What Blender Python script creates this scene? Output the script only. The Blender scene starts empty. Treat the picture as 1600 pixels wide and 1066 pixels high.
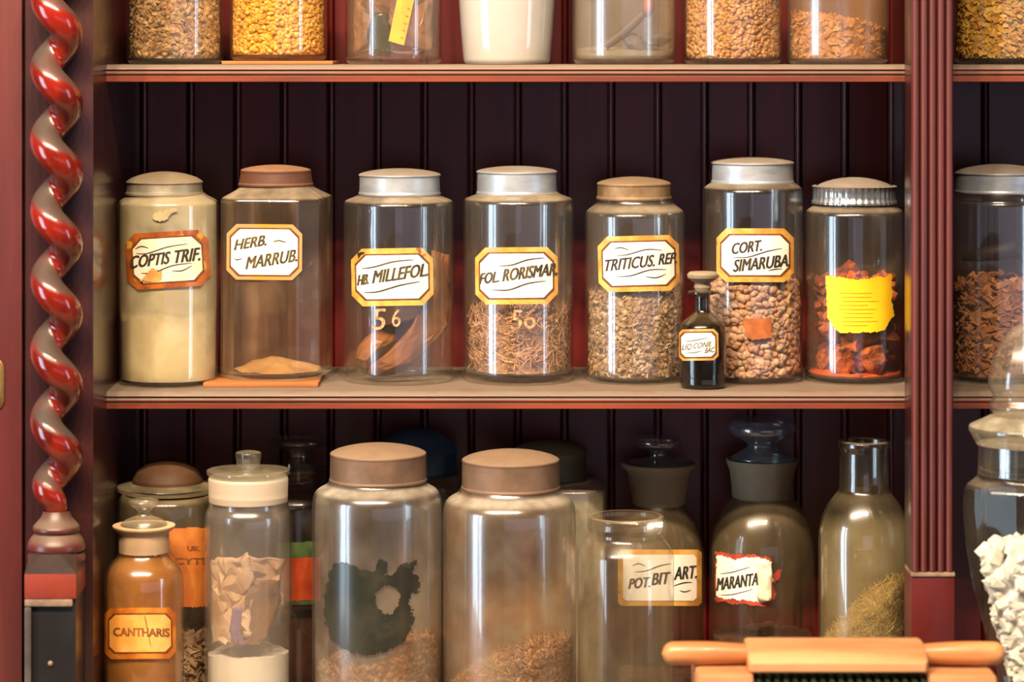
import bpy, bmesh, math, random
import numpy as np
from mathutils import Vector, Matrix, noise as mnoise

sc = bpy.context.scene
col = sc.collection
PI = math.pi

# ------------------------------------------------------------------ camera, world, lights, exposure
F, HZ, CX, D, CAMZ = 4420.0, 85.0, 800.0, 3.4, 1.7      # focal length in px, horizon row, centre column, distance, eye height
cam_d = bpy.data.cameras.new('camera')
cam = bpy.data.objects.new('camera', cam_d); col.objects.link(cam)
cam.location = (0, -D, CAMZ); cam.rotation_euler = (PI/2, 0, 0)
cam_d.sensor_width = 36; cam_d.lens = 36*F/1600
cam_d.shift_y = (HZ-533)/1600.0
cam_d.dof.use_dof = True; cam_d.dof.focus_distance = 3.34; cam_d.dof.aperture_fstop = 3.6
cam_d.clip_end = 60
sc.camera = cam

def srgb(r, g, b):
    f = lambda c: (c/255/12.92 if c/255 <= 0.04045 else ((c/255+0.055)/1.055)**2.4)
    return (f(r), f(g), f(b))

w = bpy.data.worlds.new('room_ambient'); sc.world = w; w.use_nodes = True
bg = w.node_tree.nodes['Background']
bg.inputs[0].default_value = (0.55, 0.52, 0.54, 1); bg.inputs[1].default_value = 0.03

def area(name, loc, target, sx, sy, power, colour, shape='RECTANGLE'):
    l = bpy.data.lights.new(name, 'AREA'); l.shape = shape; l.size = sx; l.size_y = sy
    l.energy = power; l.color = colour
    o = bpy.data.objects.new(name, l); col.objects.link(o); o.location = loc
    o.rotation_euler = (Vector(target)-Vector(loc)).to_track_quat('-Z', 'Y').to_euler()
    return o
# tall shop windows on both side walls of the shop
def window_pair(ang, dist, widths, gap, h, radiance, colour, zc=1.35):
    a = math.radians(ang); c = Vector((math.sin(a)*dist, -math.cos(a)*dist, zc))
    t = Vector((math.cos(a), math.sin(a), 0)); tot = sum(widths)+gap*(len(widths)-1); s = -tot/2
    for wd in widths:
        p = c + t*(s+wd/2); s += wd+gap
        area('window_daylight', p, (0, 0, zc), wd, h, radiance*wd*h*PI, colour)
window_pair(-56, 4.3, [0.74, 0.36], 0.16, 2.5, 9, (0.66, 0.83, 1.0))
window_pair(57, 4.6, [0.34, 0.16], 0.14, 2.5, 6.5, (0.64, 0.82, 1.0))
window_pair(103, 5.5, [0.5], 0.1, 2.5, 7, (0.70, 0.84, 1.0))
# the street front far behind the photographer
window_pair(22, 6.5, [2.2, 2.2, 2.2], 0.02, 1.7, 0.5, (0.74, 0.74, 1.0), zc=1.25)
# row of warm ceiling lamps in front of the cabinet
for i in range(6):
    area('ceiling_lamp', (-1.55+i*0.42, -1.95, CAMZ+1.62), (-0.1, 0, 1.35), 0.10, 0.10, (42, 38, 34, 28, 22, 17)[i], (1.0, 0.77, 0.54), 'DISK')
    area('ceiling_lamp', (-1.55+i*0.42, -2.5, CAMZ+1.85), (-0.1, 0, 1.35), 0.10, 0.10, 12, (1.0, 0.77, 0.54), 'DISK')

vs = sc.view_settings
vs.view_transform = 'Standard'; vs.look = 'None'; vs.exposure = 0.35; vs.gamma = 1.0; vs.use_curve_mapping = False
sc.cycles.transparent_max_bounces = 40
sc.cycles.max_bounces = 8; sc.cycles.transmission_bounces = 8; sc.cycles.glossy_bounces = 3; sc.cycles.diffuse_bounces = 2
sc.cycles.caustics_reflective = False; sc.cycles.caustics_refractive = False
sc.cycles.sample_clamp_indirect = 4.0
sc.cycles.use_adaptive_sampling = True; sc.cycles.adaptive_threshold = 0.015

# ------------------------------------------------------------------ pixel helpers (each thing gets its own real depth)
def S(Y): return (D+Y)/F
def P(px, py, Y): return Vector(((px-CX)*S(Y), Y, CAMZ-(py-HZ)*S(Y)))
Z_TOP, Z_MID, Z_CTR, Z_HIGH = CAMZ-0.0119, CAMZ-0.3915, CAMZ-0.82, CAMZ+0.368
Y_BACK, Y_SHELF, Y_FRONT = 0.14, -0.12, -0.22

# ------------------------------------------------------------------ node helpers
class NT:
    def __init__(s, name):
        s.m = bpy.data.materials.new(name); s.m.use_nodes = True
        s.t = s.m.node_tree; s.t.nodes.clear(); s.out = s.n('ShaderNodeOutputMaterial')
    def n(s, k, **kw):
        x = s.t.nodes.new(k)
        for a, b in kw.items(): setattr(x, a, b)
        return x
    def l(s, a, b): s.t.links.new(a, b)
    def math(s, op, a, b=None, c=None, clamp=False):
        x = s.n('ShaderNodeMath', operation=op, use_clamp=clamp)
        for i, v in enumerate((a, b, c)):
            if v is None: continue
            if isinstance(v, (int, float)): x.inputs[i].default_value = v
            else: s.l(v, x.inputs[i])
        return x.outputs[0]
    def coord(s, scale=(1, 1, 1), rnd=True):
        tc = s.n('ShaderNodeTexCoord'); mp = s.n('ShaderNodeMapping'); mp.inputs['Scale'].default_value = scale
        s.l(tc.outputs['Object'], mp.inputs['Vector'])
        if rnd:
            oi = s.n('ShaderNodeObjectInfo'); s.l(s.math('MULTIPLY', oi.outputs['Random'], 37.0), mp.inputs['Location'])
        return mp.outputs[0]
    def noise(s, scale, detail=4, rough=0.55, stretch=(1, 1, 1), dist=0):
        x = s.n('ShaderNodeTexNoise'); x.inputs['Scale'].default_value = scale
        x.inputs['Detail'].default_value = detail; x.inputs['Roughness'].default_value = rough; x.inputs['Distortion'].default_value = dist
        s.l(s.coord(stretch), x.inputs['Vector']); return x.outputs['Fac']
    def ramp(s, fac, stops):
        x = s.n('ShaderNodeValToRGB'); e = x.color_ramp.elements
        while len(e) < len(stops): e.new(0.5)
        for k, (p, c) in enumerate(stops):
            e[k].position = p; e[k].color = (*c, 1) if len(c) == 3 else c
        s.l(fac, x.inputs[0]); return x.outputs[0]
    def rng(s, v, a, b, c=0.0, d=1.0, smooth=True):
        x = s.n('ShaderNodeMapRange'); x.interpolation_type = 'SMOOTHSTEP' if smooth else 'LINEAR'
        s.l(v, x.inputs[0])
        for i, q in enumerate((a, b, c, d)): x.inputs[i+1].default_value = q
        return x.outputs[0]
    def mixc(s, fac, a, b):
        x = s.n('ShaderNodeMix', data_type='RGBA')
        for i, v in ((0, fac), (6, a), (7, b)):
            if isinstance(v, (int, float)): x.inputs[i].default_value = v
            elif isinstance(v, tuple): x.inputs[i].default_value = (*v[:3], 1)
            else: s.l(v, x.inputs[i])
        return x.outputs[2]
    def up(s):
        g = s.n('ShaderNodeNewGeometry'); q = s.n('ShaderNodeSeparateXYZ'); s.l(g.outputs['Normal'], q.inputs[0]); return q.outputs['Z']
    def mixs(s, fac, a, b):
        x = s.n('ShaderNodeMixShader')
        if isinstance(fac, (int, float)): x.inputs[0].default_value = fac
        else: s.l(fac, x.inputs[0])
        s.l(a, x.inputs[1]); s.l(b, x.inputs[2]); return x.outputs[0]
    def end(s, sh): s.l(sh, s.out.inputs[0]); return s.m

def mat(name, c1, c2=None, rough=0.5, metal=0.0, scale=20, stretch=(1, 1, 1), lo=0.35, hi=0.65, bump=0.0, bscale=None,
        dust=None, dust_amt=0.0, dust_lo=0.25, dust_hi=0.95, coat=0.0, island=None, spec=0.5, spots=None):
    t = NT(name); p = t.n('ShaderNodeBsdfPrincipled')
    c2 = c2 or c1
    if island:
        g = t.n('ShaderNodeNewGeometry'); k = len(island)
        colr = t.ramp(g.outputs['Random Per Island'], [(i/(max(k-1, 1)), c) for i, c in enumerate(island)])
        colr = t.mixc(t.math('MULTIPLY', t.rng(t.noise(scale, 3), lo, hi), 0.5), colr, c2)
    else:
        nf = t.noise(scale, 5, 0.6, stretch)
        colr = t.mixc(t.rng(nf, lo, hi), c1, c2)
    if spots:
        sp_c, sp_scale, sp_lo, sp_hi = spots
        colr = t.mixc(t.rng(t.noise(sp_scale, 3, 0.5), sp_lo, sp_hi), colr, sp_c)
    r = rough
    if dust:
        df = t.math('MULTIPLY', t.rng(t.up(), dust_lo, dust_hi), dust_amt)
        df = t.math('MULTIPLY', df, t.rng(t.noise(35, 4), 0.2, 0.6, 0.7, 1.0), clamp=True)
        colr = t.mixc(df, colr, dust)
        r = t.math('ADD', t.math('MULTIPLY', df, 0.85-rough), rough, clamp=True)
        t.l(r, p.inputs['Roughness'])
        if metal: t.l(t.math('MULTIPLY', t.math('SUBTRACT', 1.0, df), metal), p.inputs['Metallic'])
        if coat: t.l(t.math('MULTIPLY', t.math('SUBTRACT', 1.0, df, clamp=True), coat), p.inputs['Coat Weight'])
    else:
        p.inputs['Roughness'].default_value = rough; p.inputs['Metallic'].default_value = metal; p.inputs['Coat Weight'].default_value = coat
    p.inputs['Coat Roughness'].default_value = 0.12 if rough < 0.34 or rough > 0.37 else 0.3
    p.inputs['Specular IOR Level'].default_value = spec
    t.l(colr, p.inputs['Base Color'])
    if bump:
        b = t.n('ShaderNodeBump'); b.inputs['Strength'].default_value = bump; b.inputs['Distance'].default_value = 0.004
        t.l(t.noise(bscale or scale*3, 5, 0.65, stretch), b.inputs['Height']); t.l(b.outputs[0], p.inputs['Normal'])
    return t.end(p.outputs[0])

DUST = srgb(160, 145, 122)
def glass(name, tint=(0.95, 0.96, 0.95), dust=0.02, up_dust=0.7, dust_col=DUST, rough=0.02, refl=0.11, smear=0.42, up_lo=0.42, up_hi=0.92):
    """clear thin glass wall: mirror reflection by angle, the rest passes, with dust lying on it"""
    t = NT(name)
    lw = t.n('ShaderNodeLayerWeight'); lw.inputs[0].default_value = 0.5
    fr = t.math('ADD', t.math('MULTIPLY', t.math('POWER', lw.outputs['Facing'], 4.0), 0.75), refl, clamp=True)
    tr = t.n('ShaderNodeBsdfTransparent'); tr.inputs[0].default_value = (*tint, 1)
    gl = t.n('ShaderNodeBsdfGlossy'); gl.inputs['Roughness'].default_value = rough; gl.inputs['Color'].default_value = (1, 1, 1, 1)
    g2 = t.n('ShaderNodeBsdfGlossy'); g2.inputs['Roughness'].default_value = 0.24; g2.inputs['Color'].default_value = (1, 1, 1, 1)   # greasy smear on the glass
    sh = t.mixs(fr, tr.outputs[0], t.mixs(smear, gl.outputs[0], g2.outputs[0]))
    df = t.n('ShaderNodeBsdfDiffuse'); df.inputs[0].default_value = (*dust_col, 1)
    nz = t.rng(t.noise(18, 3, 0.65), 0.3, 0.75, 0.35, 1.0)
    amt = t.math('MULTIPLY', t.math('ADD', t.math('MULTIPLY', t.rng(t.up(), up_lo, up_hi), up_dust), dust), nz, clamp=True)
    return t.end(t.mixs(amt, sh, df.outputs[0]))

def film(name, colour, amt, lo=0.3, hi=0.7, scale=9, stretch=(1, 1, 0.35), zr=None, colour2=None, base=0.0, tint=(0.97, 0.97, 0.96)):
    """deposit left on the inside of a glass wall, thicker and thinner in patches; zr=(z0,z1): where it thickens, in local metres"""
    t = NT(name)
    tr = t.n('ShaderNodeBsdfTransparent'); tr.inputs[0].default_value = (*tint, 1)
    df = t.n('ShaderNodeBsdfDiffuse'); tl = t.n('ShaderNodeBsdfTranslucent')
    c = t.mixc(t.rng(t.noise(30, 2), 0.35, 0.65), colour, colour2 or colour)
    t.l(c, df.inputs[0]); t.l(c, tl.inputs[0])
    f = t.mixs(0.3, df.outputs[0], tl.outputs[0])
    a = t.math('ADD', t.math('MULTIPLY', t.rng(t.noise(scale, 3, 0.6, stretch, 0.4), lo, hi), amt), base, clamp=True)
    if zr:
        tc = t.n('ShaderNodeTexCoord'); q = t.n('ShaderNodeSeparateXYZ'); t.l(tc.outputs['Object'], q.inputs[0])
        a = t.math('MULTIPLY', a, t.rng(q.outputs['Z'], zr[0], zr[1]))
    return t.end(t.mixs(a, tr.outputs[0], f))

def solid_glass(name, colour=(0.95, 0.97, 0.97), rough=0.03, frost=0.0, frost_col=srgb(190, 180, 165), up_dust=0.35):
    t = NT(name); g = t.n('ShaderNodeBsdfGlass'); g.inputs['Color'].default_value = (*colour, 1); g.inputs['Roughness'].default_value = rough; g.inputs['IOR'].default_value = 1.46
    d = t.n('ShaderNodeBsdfDiffuse'); d.inputs[0].default_value = (*frost_col, 1)
    a = t.math('ADD', t.math('MULTIPLY', t.rng(t.up(), 0.3, 0.9), up_dust), frost, clamp=True)
    return t.end(t.mixs(a, g.outputs[0], d.outputs[0]))

M = {}
# woods
M['mahogany'] = mat('mahogany', srgb(58, 25, 22), srgb(44, 18, 16), 0.33, scale=7, stretch=(6, 6, 0.6), bump=0.05, bscale=60, coat=0.35)
M['mahogany_bright'] = mat('mahogany_bright', srgb(124, 27, 13), srgb(84, 18, 10), 0.16, scale=14, stretch=(2, 2, 1), coat=0.8, dust=srgb(50, 47, 38), dust_amt=0.88, dust_lo=0.22, dust_hi=0.6)  # dust colour also paints the grey room reflection on upward faces
M['mahogany_dusty'] = mat('mahogany_dusty', srgb(88, 36, 27), srgb(56, 22, 19), 0.35, scale=14, coat=0.3, dust=srgb(108, 92, 74), dust_amt=0.85, dust_lo=0.2, dust_hi=0.85)
M['stile'] = mat('stile_red_brown', srgb(94, 40, 37), srgb(78, 32, 30), 0.38, scale=5, stretch=(5, 5, 0.4), bump=0.04, bscale=220, coat=0.25)
M['backboard'] = mat('dark_backboard', srgb(102, 20, 11), srgb(80, 15, 10), 0.36, scale=6, stretch=(6, 6, 0.5), bump=0.03, bscale=90, coat=0.3)
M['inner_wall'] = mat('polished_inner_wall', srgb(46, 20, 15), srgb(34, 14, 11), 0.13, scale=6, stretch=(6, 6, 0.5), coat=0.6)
M['shelf'] = mat('shelf_wood', srgb(138, 62, 34), srgb(98, 44, 30), 0.36, scale=9, stretch=(0.25, 3, 3), coat=0.25, dust=srgb(118, 105, 90), dust_amt=0.96, dust_lo=0.0, dust_hi=0.7, bump=0.06, bscale=40)
M['pale_wood'] = mat('pale_wood', srgb(200, 144, 98), srgb(172, 112, 72), 0.5, scale=10, stretch=(0.4, 3, 3), bump=0.08, spots=(srgb(120, 74, 44), 9, 0.66, 0.74))
M['shim_wood'] = mat('shim_wood', srgb(176, 114, 60), srgb(148, 88, 42), 0.6, scale=12, stretch=(0.3, 3, 3))
M['dark_panel'] = mat('dark_panel', srgb(28, 25, 22), srgb(21, 18, 17), 0.35, scale=12, coat=0.2)
M['cream_trim'] = mat('worn_trim', srgb(150, 128, 106), srgb(108, 84, 70), 0.5, scale=30)
M['brass'] = mat('dull_brass', srgb(186, 150, 92), srgb(140, 112, 70), 0.35, 0.9, scale=30)
M['floor'] = mat('floor_boards', srgb(86, 60, 42), srgb(62, 44, 32), 0.5, scale=4, stretch=(0.3, 4, 1))
M['plaster'] = mat('wall_plaster', srgb(150, 128, 104), srgb(136, 114, 92), 0.9, scale=6)
# metals
M['lid_silver'] = mat('silver_lid', srgb(180, 187, 194), srgb(160, 167, 175), 0.42, 0.6, scale=25, stretch=(1, 1, 3), dust=srgb(122, 108, 90), dust_amt=0.95, dust_lo=0.3, dust_hi=0.85)
M['lid_grey'] = mat('grey_tin_lid', srgb(168, 160, 142), srgb(128, 120, 100), 0.5, 0.5, scale=28, dust=srgb(126, 110, 86), dust_amt=0.95, dust_lo=0.1, dust_hi=0.6, bump=0.05)
M['lid_rust'] = mat('rusty_lid', srgb(92, 56, 38), srgb(72, 45, 33), 0.65, 0.15, scale=24, dust=srgb(136, 100, 68), dust_amt=0.9, dust_lo=0.2, dust_hi=0.8, bump=0.1)
M['lid_tan'] = mat('tan_tin_lid', srgb(116, 90, 70), srgb(94, 72, 56), 0.55, 0.2, scale=20, dust=srgb(132, 108, 84), dust_amt=0.95, dust_lo=0.2, dust_hi=0.8, bump=0.04)
M['lid_bronze'] = mat('bronze_lid', srgb(150, 122, 88), srgb(104, 80, 56), 0.5, 0.45, scale=22, dust=srgb(120, 100, 76), dust_amt=0.9, dust_lo=0.15, dust_hi=0.7, bump=0.05)
M['lid_brown'] = mat('brown_lid', srgb(78, 46, 16), srgb(60, 36, 13), 0.65, 0.0, scale=22, dust=srgb(82, 52, 20), dust_amt=0.7)
M['lid_blue'] = mat('dark_blue_lid', srgb(44, 70, 96), srgb(34, 52, 74), 0.3, 0.2, scale=22, dust=srgb(84, 104, 120), dust_amt=0.5)
M['lid_olive'] = mat('olive_lid', srgb(86, 80, 54), srgb(66, 58, 40), 0.5, 0.2, scale=22, dust=srgb(120, 106, 74), dust_amt=0.7)
# paper, print
M['gold'] = mat('label_gold', srgb(220, 172, 84), srgb(192, 132, 50), 0.35, scale=40, coat=0.3, spots=(srgb(140, 84, 36), 55, 0.68, 0.76))
M['gold_dark'] = mat('label_gold_dark', srgb(176, 96, 34), srgb(136, 66, 24), 0.35, scale=50, coat=0.3, spots=(srgb(206, 146, 50), 60, 0.58, 0.68))
M['gold_worn'] = mat('label_gold_worn', srgb(206, 140, 46), srgb(168, 138, 92), 0.45, scale=24, lo=0.42, hi=0.58, coat=0.2)
M['white'] = mat('label_white', srgb(246, 238, 226), srgb(238, 226, 208), 0.4, scale=26, coat=0.25)
M['white_stained'] = mat('label_white_stained', srgb(242, 228, 202), srgb(232, 212, 176), 0.45, scale=26, coat=0.2)
M['ink'] = mat('label_ink', srgb(34, 32, 26), srgb(54, 48, 36), 0.6, scale=120)
M['ink_olive'] = mat('label_ink_olive', srgb(52, 46, 24), srgb(84, 72, 36), 0.6, scale=110, lo=0.4, hi=0.6)
M['ink_pale'] = mat('label_ink_pale', srgb(150, 134, 108), srgb(120, 106, 84), 0.7, scale=110)
M['label_line'] = mat('label_line', srgb(120, 70, 26), srgb(92, 50, 20), 0.5, scale=100)
M['stain'] = mat('label_stain', srgb(226, 156, 84), srgb(208, 124, 58), 0.6, scale=60)
M['amber_label'] = mat('amber_label', srgb(240, 190, 106), srgb(228, 150, 62), 0.5, scale=18)
M['amber_rim'] = mat('amber_rim', srgb(214, 130, 38), srgb(170, 88, 24), 0.4, scale=50)
M['amber_ink'] = mat('amber_ink', srgb(112, 62, 22), srgb(150, 92, 36), 0.7, scale=160)
M['red_rim'] = mat('red_rim', srgb(176, 66, 42), srgb(140, 50, 34), 0.6, scale=60)
M['yellow_paper'] = mat('yellow_paper', srgb(246, 196, 28), srgb(238, 170, 22), 0.5, scale=14)
M['yellow_ink'] = mat('yellow_ink', srgb(206, 140, 20), srgb(222, 160, 24), 0.7, scale=200)
M['orange_label'] = mat('orange_label', srgb(218, 142, 62), srgb(186, 100, 36), 0.6, scale=18)
M['orange_red_label'] = mat('orange_red_label', srgb(222, 92, 34), srgb(196, 62, 26), 0.6, scale=30)
M['green_label'] = mat('green_label', srgb(92, 118, 62), srgb(66, 92, 48), 0.6, scale=30)
M['dark_label'] = mat('dark_torn_label', srgb(52, 51, 40), srgb(36, 38, 29), 0.3, scale=16, lo=0.4, hi=0.6, coat=0.4, spots=(srgb(84, 72, 52), 22, 0.62, 0.75))
M['dark_label_ink'] = mat('dark_label_ink', srgb(33, 32, 27), rough=0.6)
M['brown_label'] = mat('brown_label', srgb(172, 98, 48), srgb(150, 80, 38), 0.6, scale=80)
M['paint_cream'] = mat('cream_paint', srgb(196, 158, 112), srgb(134, 98, 66), 0.6, scale=150, lo=0.4, hi=0.6)
M['kraft'] = mat('kraft_paper', srgb(156, 96, 48), srgb(112, 66, 32), 0.4, scale=10, bump=0.1, bscale=40)
M['tissue'] = mat('crumpled_tissue', srgb(232, 198, 166), srgb(178, 132, 92), 0.6, scale=14, bump=0.2, bscale=50)
M['tissue_brown'] = mat('brown_tissue', srgb(164, 114, 66), srgb(106, 70, 40), 0.6, scale=14, bump=0.2, bscale=50)
M['lilac'] = mat('lilac_paper', srgb(158, 126, 158), srgb(126, 96, 130), 0.6, scale=20)
# contents
def isl(name, cols, rough=0.8, scale=80, spec=0.25): return mat(name, cols[0], tuple(c*0.55 for c in cols[0]), rough, scale=scale, island=cols, spec=spec)
M['chips_tan'] = isl('tan_chips', [srgb(206, 158, 92), srgb(180, 124, 66), srgb(226, 190, 132), srgb(150, 98, 50)])
M['grain_gold'] = isl('gold_grains', [srgb(240, 184, 74), srgb(222, 156, 46), srgb(248, 208, 110), srgb(196, 124, 34)])
M['grain_tan'] = isl('tan_grains', [srgb(206, 144, 76), srgb(182, 118, 58), srgb(222, 170, 104), srgb(150, 94, 44)])
M['chips_orange'] = isl('orange_tan_chips', [srgb(206, 138, 72), srgb(180, 108, 54), srgb(222, 162, 98), srgb(142, 82, 42)])
M['needles'] = isl('dried_needles', [srgb(212, 154, 108), srgb(182, 122, 82), srgb(232, 186, 142), srgb(150, 96, 62)])
M['roots'] = isl('chopped_roots', [srgb(196, 158, 118), srgb(160, 116, 80), srgb(226, 198, 162), srgb(116, 84, 60), srgb(206, 164, 112)])
M['nuggets'] = isl('bark_nuggets', [srgb(214, 168, 134), srgb(190, 138, 106), srgb(228, 192, 160), srgb(164, 120, 96), srgb(208, 152, 106)])
M['bark'] = isl('bark_flakes', [srgb(196, 124, 76), srgb(160, 98, 62), srgb(220, 156, 104), srgb(124, 84, 64)])
M['bark_grey'] = isl('grey_bark', [srgb(150, 112, 86), srgb(112, 86, 74), srgb(176, 130, 92), srgb(92, 66, 56)])
M['orange_chunk'] = mat('orange_chunk', srgb(208, 104, 38), srgb(120, 52, 22), 0.75, scale=34, bump=0.8, bscale=120, spots=(srgb(90, 40, 22), 60, 0.58, 0.7))
M['orange_powder'] = mat('orange_powder', srgb(222, 98, 22), srgb(180, 66, 14), 0.8, scale=40, bump=0.4)
M['cream_powder'] = mat('cream_powder', srgb(248, 230, 184), srgb(242, 218, 166), 0.9, scale=14, bump=0.05, spots=(srgb(176, 140, 90), 30, 0.7, 0.78))
M['tan_powder'] = mat('tan_powder', srgb(196, 150, 92), srgb(172, 122, 66), 0.9, scale=24, bump=0.15)
M['white_powder'] = mat('white_powder', srgb(248, 240, 226), srgb(240, 228, 208), 0.9, scale=20, bump=0.1)
M['milk'] = mat('milk_white_glass', srgb(170, 166, 160), srgb(160, 154, 144), 0.12, scale=6, coat=0.6)
M['straw'] = isl('straw_shreds', [srgb(224, 178, 96), srgb(196, 148, 70), srgb(240, 204, 128), srgb(164, 120, 56)])
M['crystal'] = mat('white_crystal', srgb(246, 240, 228), srgb(228, 218, 202), 0.5, scale=20, bump=0.1)
M['brown_mass'] = isl('brown_crumbs', [srgb(166, 116, 72), srgb(130, 86, 50), srgb(196, 148, 100), srgb(92, 60, 38)])
M['dark_wood'] = mat('dark_spoon_wood', srgb(92, 72, 60), srgb(66, 52, 44), 0.6, scale=30)
M['spoon_bowl'] = mat('spoon_bowl_wood', srgb(190, 104, 50), srgb(150, 76, 36), 0.5, scale=30)
M['grey_lump'] = mat('grey_lump', srgb(112, 96, 80), srgb(84, 72, 62), 0.8, scale=40, bump=0.4)
M['black_liquid'] = mat('black_bottle_liquid', srgb(22, 22, 24), srgb(30, 28, 28), 0.25, scale=10)
M['twig'] = mat('dark_twig', srgb(50, 30, 25), srgb(34, 22, 19), 0.6, scale=30, bump=0.3)
M['green_metal'] = mat('green_tinged_metal', srgb(70, 84, 56), srgb(48, 60, 40), 0.3, 0.5, scale=30)
# glass walls
M['glass'] = glass('jar_glass')
M['glass_dusty'] = glass('jar_glass_dusty', dust=0.05, up_dust=0.85)
M['glass_film'] = glass('jar_glass_smeared', dust=0.08, up_dust=0.55, dust_col=srgb(196, 186, 168), rough=0.06, refl=0.14, smear=0.7)
M['glass_back'] = glass('bottle_glass_dusty', dust=0.05, up_dust=0.45, dust_col=srgb(166, 150, 116), tint=(0.94, 0.93, 0.9), refl=0.07, up_lo=0.3, up_hi=0.9)
M['glass_green'] = glass('bottle_glass_green', dust=0.03, up_dust=0.35, dust_col=srgb(150, 136, 100), tint=(0.9, 0.94, 0.93))
M['glass_dark'] = glass('bottle_glass_dark', dust=0.02, up_dust=0.25, dust_col=srgb(150, 126, 90), tint=(0.34, 0.32, 0.28), refl=0.07)
M['glass_amber'] = glass('bottle_glass_amber', dust=0.06, up_dust=0.25, dust_col=srgb(206, 156, 96), tint=(0.98, 0.92, 0.8))
M['glass_urn'] = glass('urn_glass', dust=0.02, up_dust=0.3, tint=(0.9, 0.93, 0.92), refl=0.035, rough=0.06)
M['film_clean'] = film('inner_clean', srgb(190, 170, 140), 0.07)
M['film_light'] = film('inner_haze_light', srgb(200, 182, 156), 0.12, base=0.015)
M['film_herb'] = film('inner_haze_streaked', srgb(206, 170, 132), 0.34, lo=0.42, hi=0.72, scale=26, stretch=(1, 1, 0.12), base=0.06, colour2=srgb(176, 134, 96))
M['film_coptis'] = film('inner_powder_coat', srgb(248, 232, 188), 0.5, lo=0.2, hi=0.5, scale=10, stretch=(1, 1, 1), base=0.2, colour2=srgb(232, 212, 166))
M['film_big'] = film('inner_brown_haze', srgb(206, 186, 160), 0.36, lo=0.35, hi=0.68, scale=8, stretch=(1, 1, 0.5), base=0.05, colour2=srgb(178, 132, 84))
M['film_big_amber'] = film('inner_amber_haze', srgb(206, 172, 124), 0.38, lo=0.35, hi=0.68, scale=7, stretch=(1, 1, 0.6), base=0.07, colour2=srgb(192, 126, 56))
M['film_olive'] = film('inner_olive_coat', srgb(196, 172, 128), 0.3, lo=0.2, hi=0.65, scale=8, base=0.16, colour2=srgb(176, 150, 104), zr=(0.285, 0.255))
M['film_bottle'] = film('inner_bottle_haze', srgb(170, 150, 112), 0.2, scale=8, base=0.14, zr=(0.13, 0.24))
M['film_amber'] = film('inner_amber_coat', srgb(204, 146, 80), 0.2, lo=0.2, hi=0.6, scale=9, base=0.4, colour2=srgb(184, 124, 62))
M['film_dark'] = film('inner_dark', srgb(60, 50, 40), 0.1, base=0.1)
M['stopper'] = glass('stopper_glass', dust=0.06, up_dust=0.16, dust_col=srgb(214, 196, 164), tint=(0.9, 0.92, 0.9), refl=0.1)
M['stopper_blue'] = glass('stopper_glass_blue', dust=0.2, up_dust=0.16, dust_col=srgb(150, 166, 178), tint=(0.86, 0.9, 0.93), refl=0.2)  # bluish dust layer paints window light into the disc's colour
M['ground'] = solid_glass('ground_glass', rough=0.25, frost=0.62, frost_col=srgb(152, 136, 112))
M['ground_dark'] = solid_glass('ground_glass_dusty', rough=0.3, frost=0.6, frost_col=srgb(176, 166, 142), up_dust=0.2)
M['ground_white'] = solid_glass('ground_glass_white', rough=0.25, frost=0.62, frost_col=srgb(206, 190, 170))
M['ribbed'] = mat('ribbed_metal_lid', srgb(176, 184, 192), srgb(150, 156, 164), 0.22, 0.8, scale=20, dust=srgb(120, 106, 90), dust_amt=0.95, dust_lo=0.25, dust_hi=0.8)

M['post_red'] = mat('post_reeds', srgb(90, 37, 29), srgb(72, 29, 24), 0.42, scale=6, stretch=(5, 5, 0.4), bump=0.04, bscale=200, coat=0.2)
M['post_block'] = mat('post_block', srgb(88, 20, 14), srgb(72, 16, 12), 0.4, scale=8, coat=0.2)
M['pedestal_red'] = mat('pedestal_band', srgb(128, 48, 32), srgb(108, 38, 27), 0.45, scale=20)
M['dark_stop'] = mat('chamfer_stop', srgb(60, 44, 38), srgb(46, 34, 30), 0.4, scale=20)
M['grey_side'] = mat('grey_side_edge', srgb(84, 74, 70), srgb(62, 54, 51), 0.45, scale=30)  # frame side, a darker grey than the top piece
M['brown_mat'] = mat('plate_recess', srgb(132, 102, 58), srgb(102, 78, 46), 0.5, 0.3, scale=30)
M['foil_brown'] = mat('brown_wrapper', srgb(152, 106, 74), srgb(92, 60, 40), 0.35, scale=12, bump=0.2, bscale=40, coat=0.3)
M['film_grey'] = film('inner_grey_haze', srgb(176, 158, 134), 0.3, base=0.12, scale=8)
M['film_orange'] = film('inner_orange_haze', srgb(196, 142, 88), 0.3, base=0.14, scale=8)
M['film_pale'] = film('inner_pale_haze', srgb(206, 192, 176), 0.22, base=0.08, scale=8)
M['film_none'] = film('inner_clear', srgb(190, 180, 160), 0.03)
M['grey_powder'] = mat('grey_powder', srgb(150, 136, 108), srgb(128, 114, 88), 0.9, scale=30)
M['amber_powder'] = mat('amber_powder', srgb(170, 112, 54), srgb(140, 88, 40), 0.9, scale=40, bump=0.2)
M['dark_contents'] = mat('dark_contents', srgb(92, 46, 24), srgb(66, 32, 18), 0.85, scale=40, bump=0.3, spots=(srgb(150, 86, 46), 70, 0.62, 0.75))
M['ground_amber'] = solid_glass('ground_glass_amber', rough=0.25, frost=0.5, frost_col=srgb(220, 184, 144))
M['stopper_dark'] = glass('stopper_glass_dusty', dust=0.15, up_dust=0.22, dust_col=srgb(140, 138, 128), tint=(0.86, 0.88, 0.86), refl=0.18)
M['glass_open'] = glass('open_jar_glass', dust=0.08, up_dust=0.35, dust_col=srgb(186, 160, 122), refl=0.06)
M['ribbed_glass'] = glass('ribbed_neck_glass', dust=0.04, up_dust=0.2, tint=(0.85, 0.88, 0.88), refl=0.12)
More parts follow.
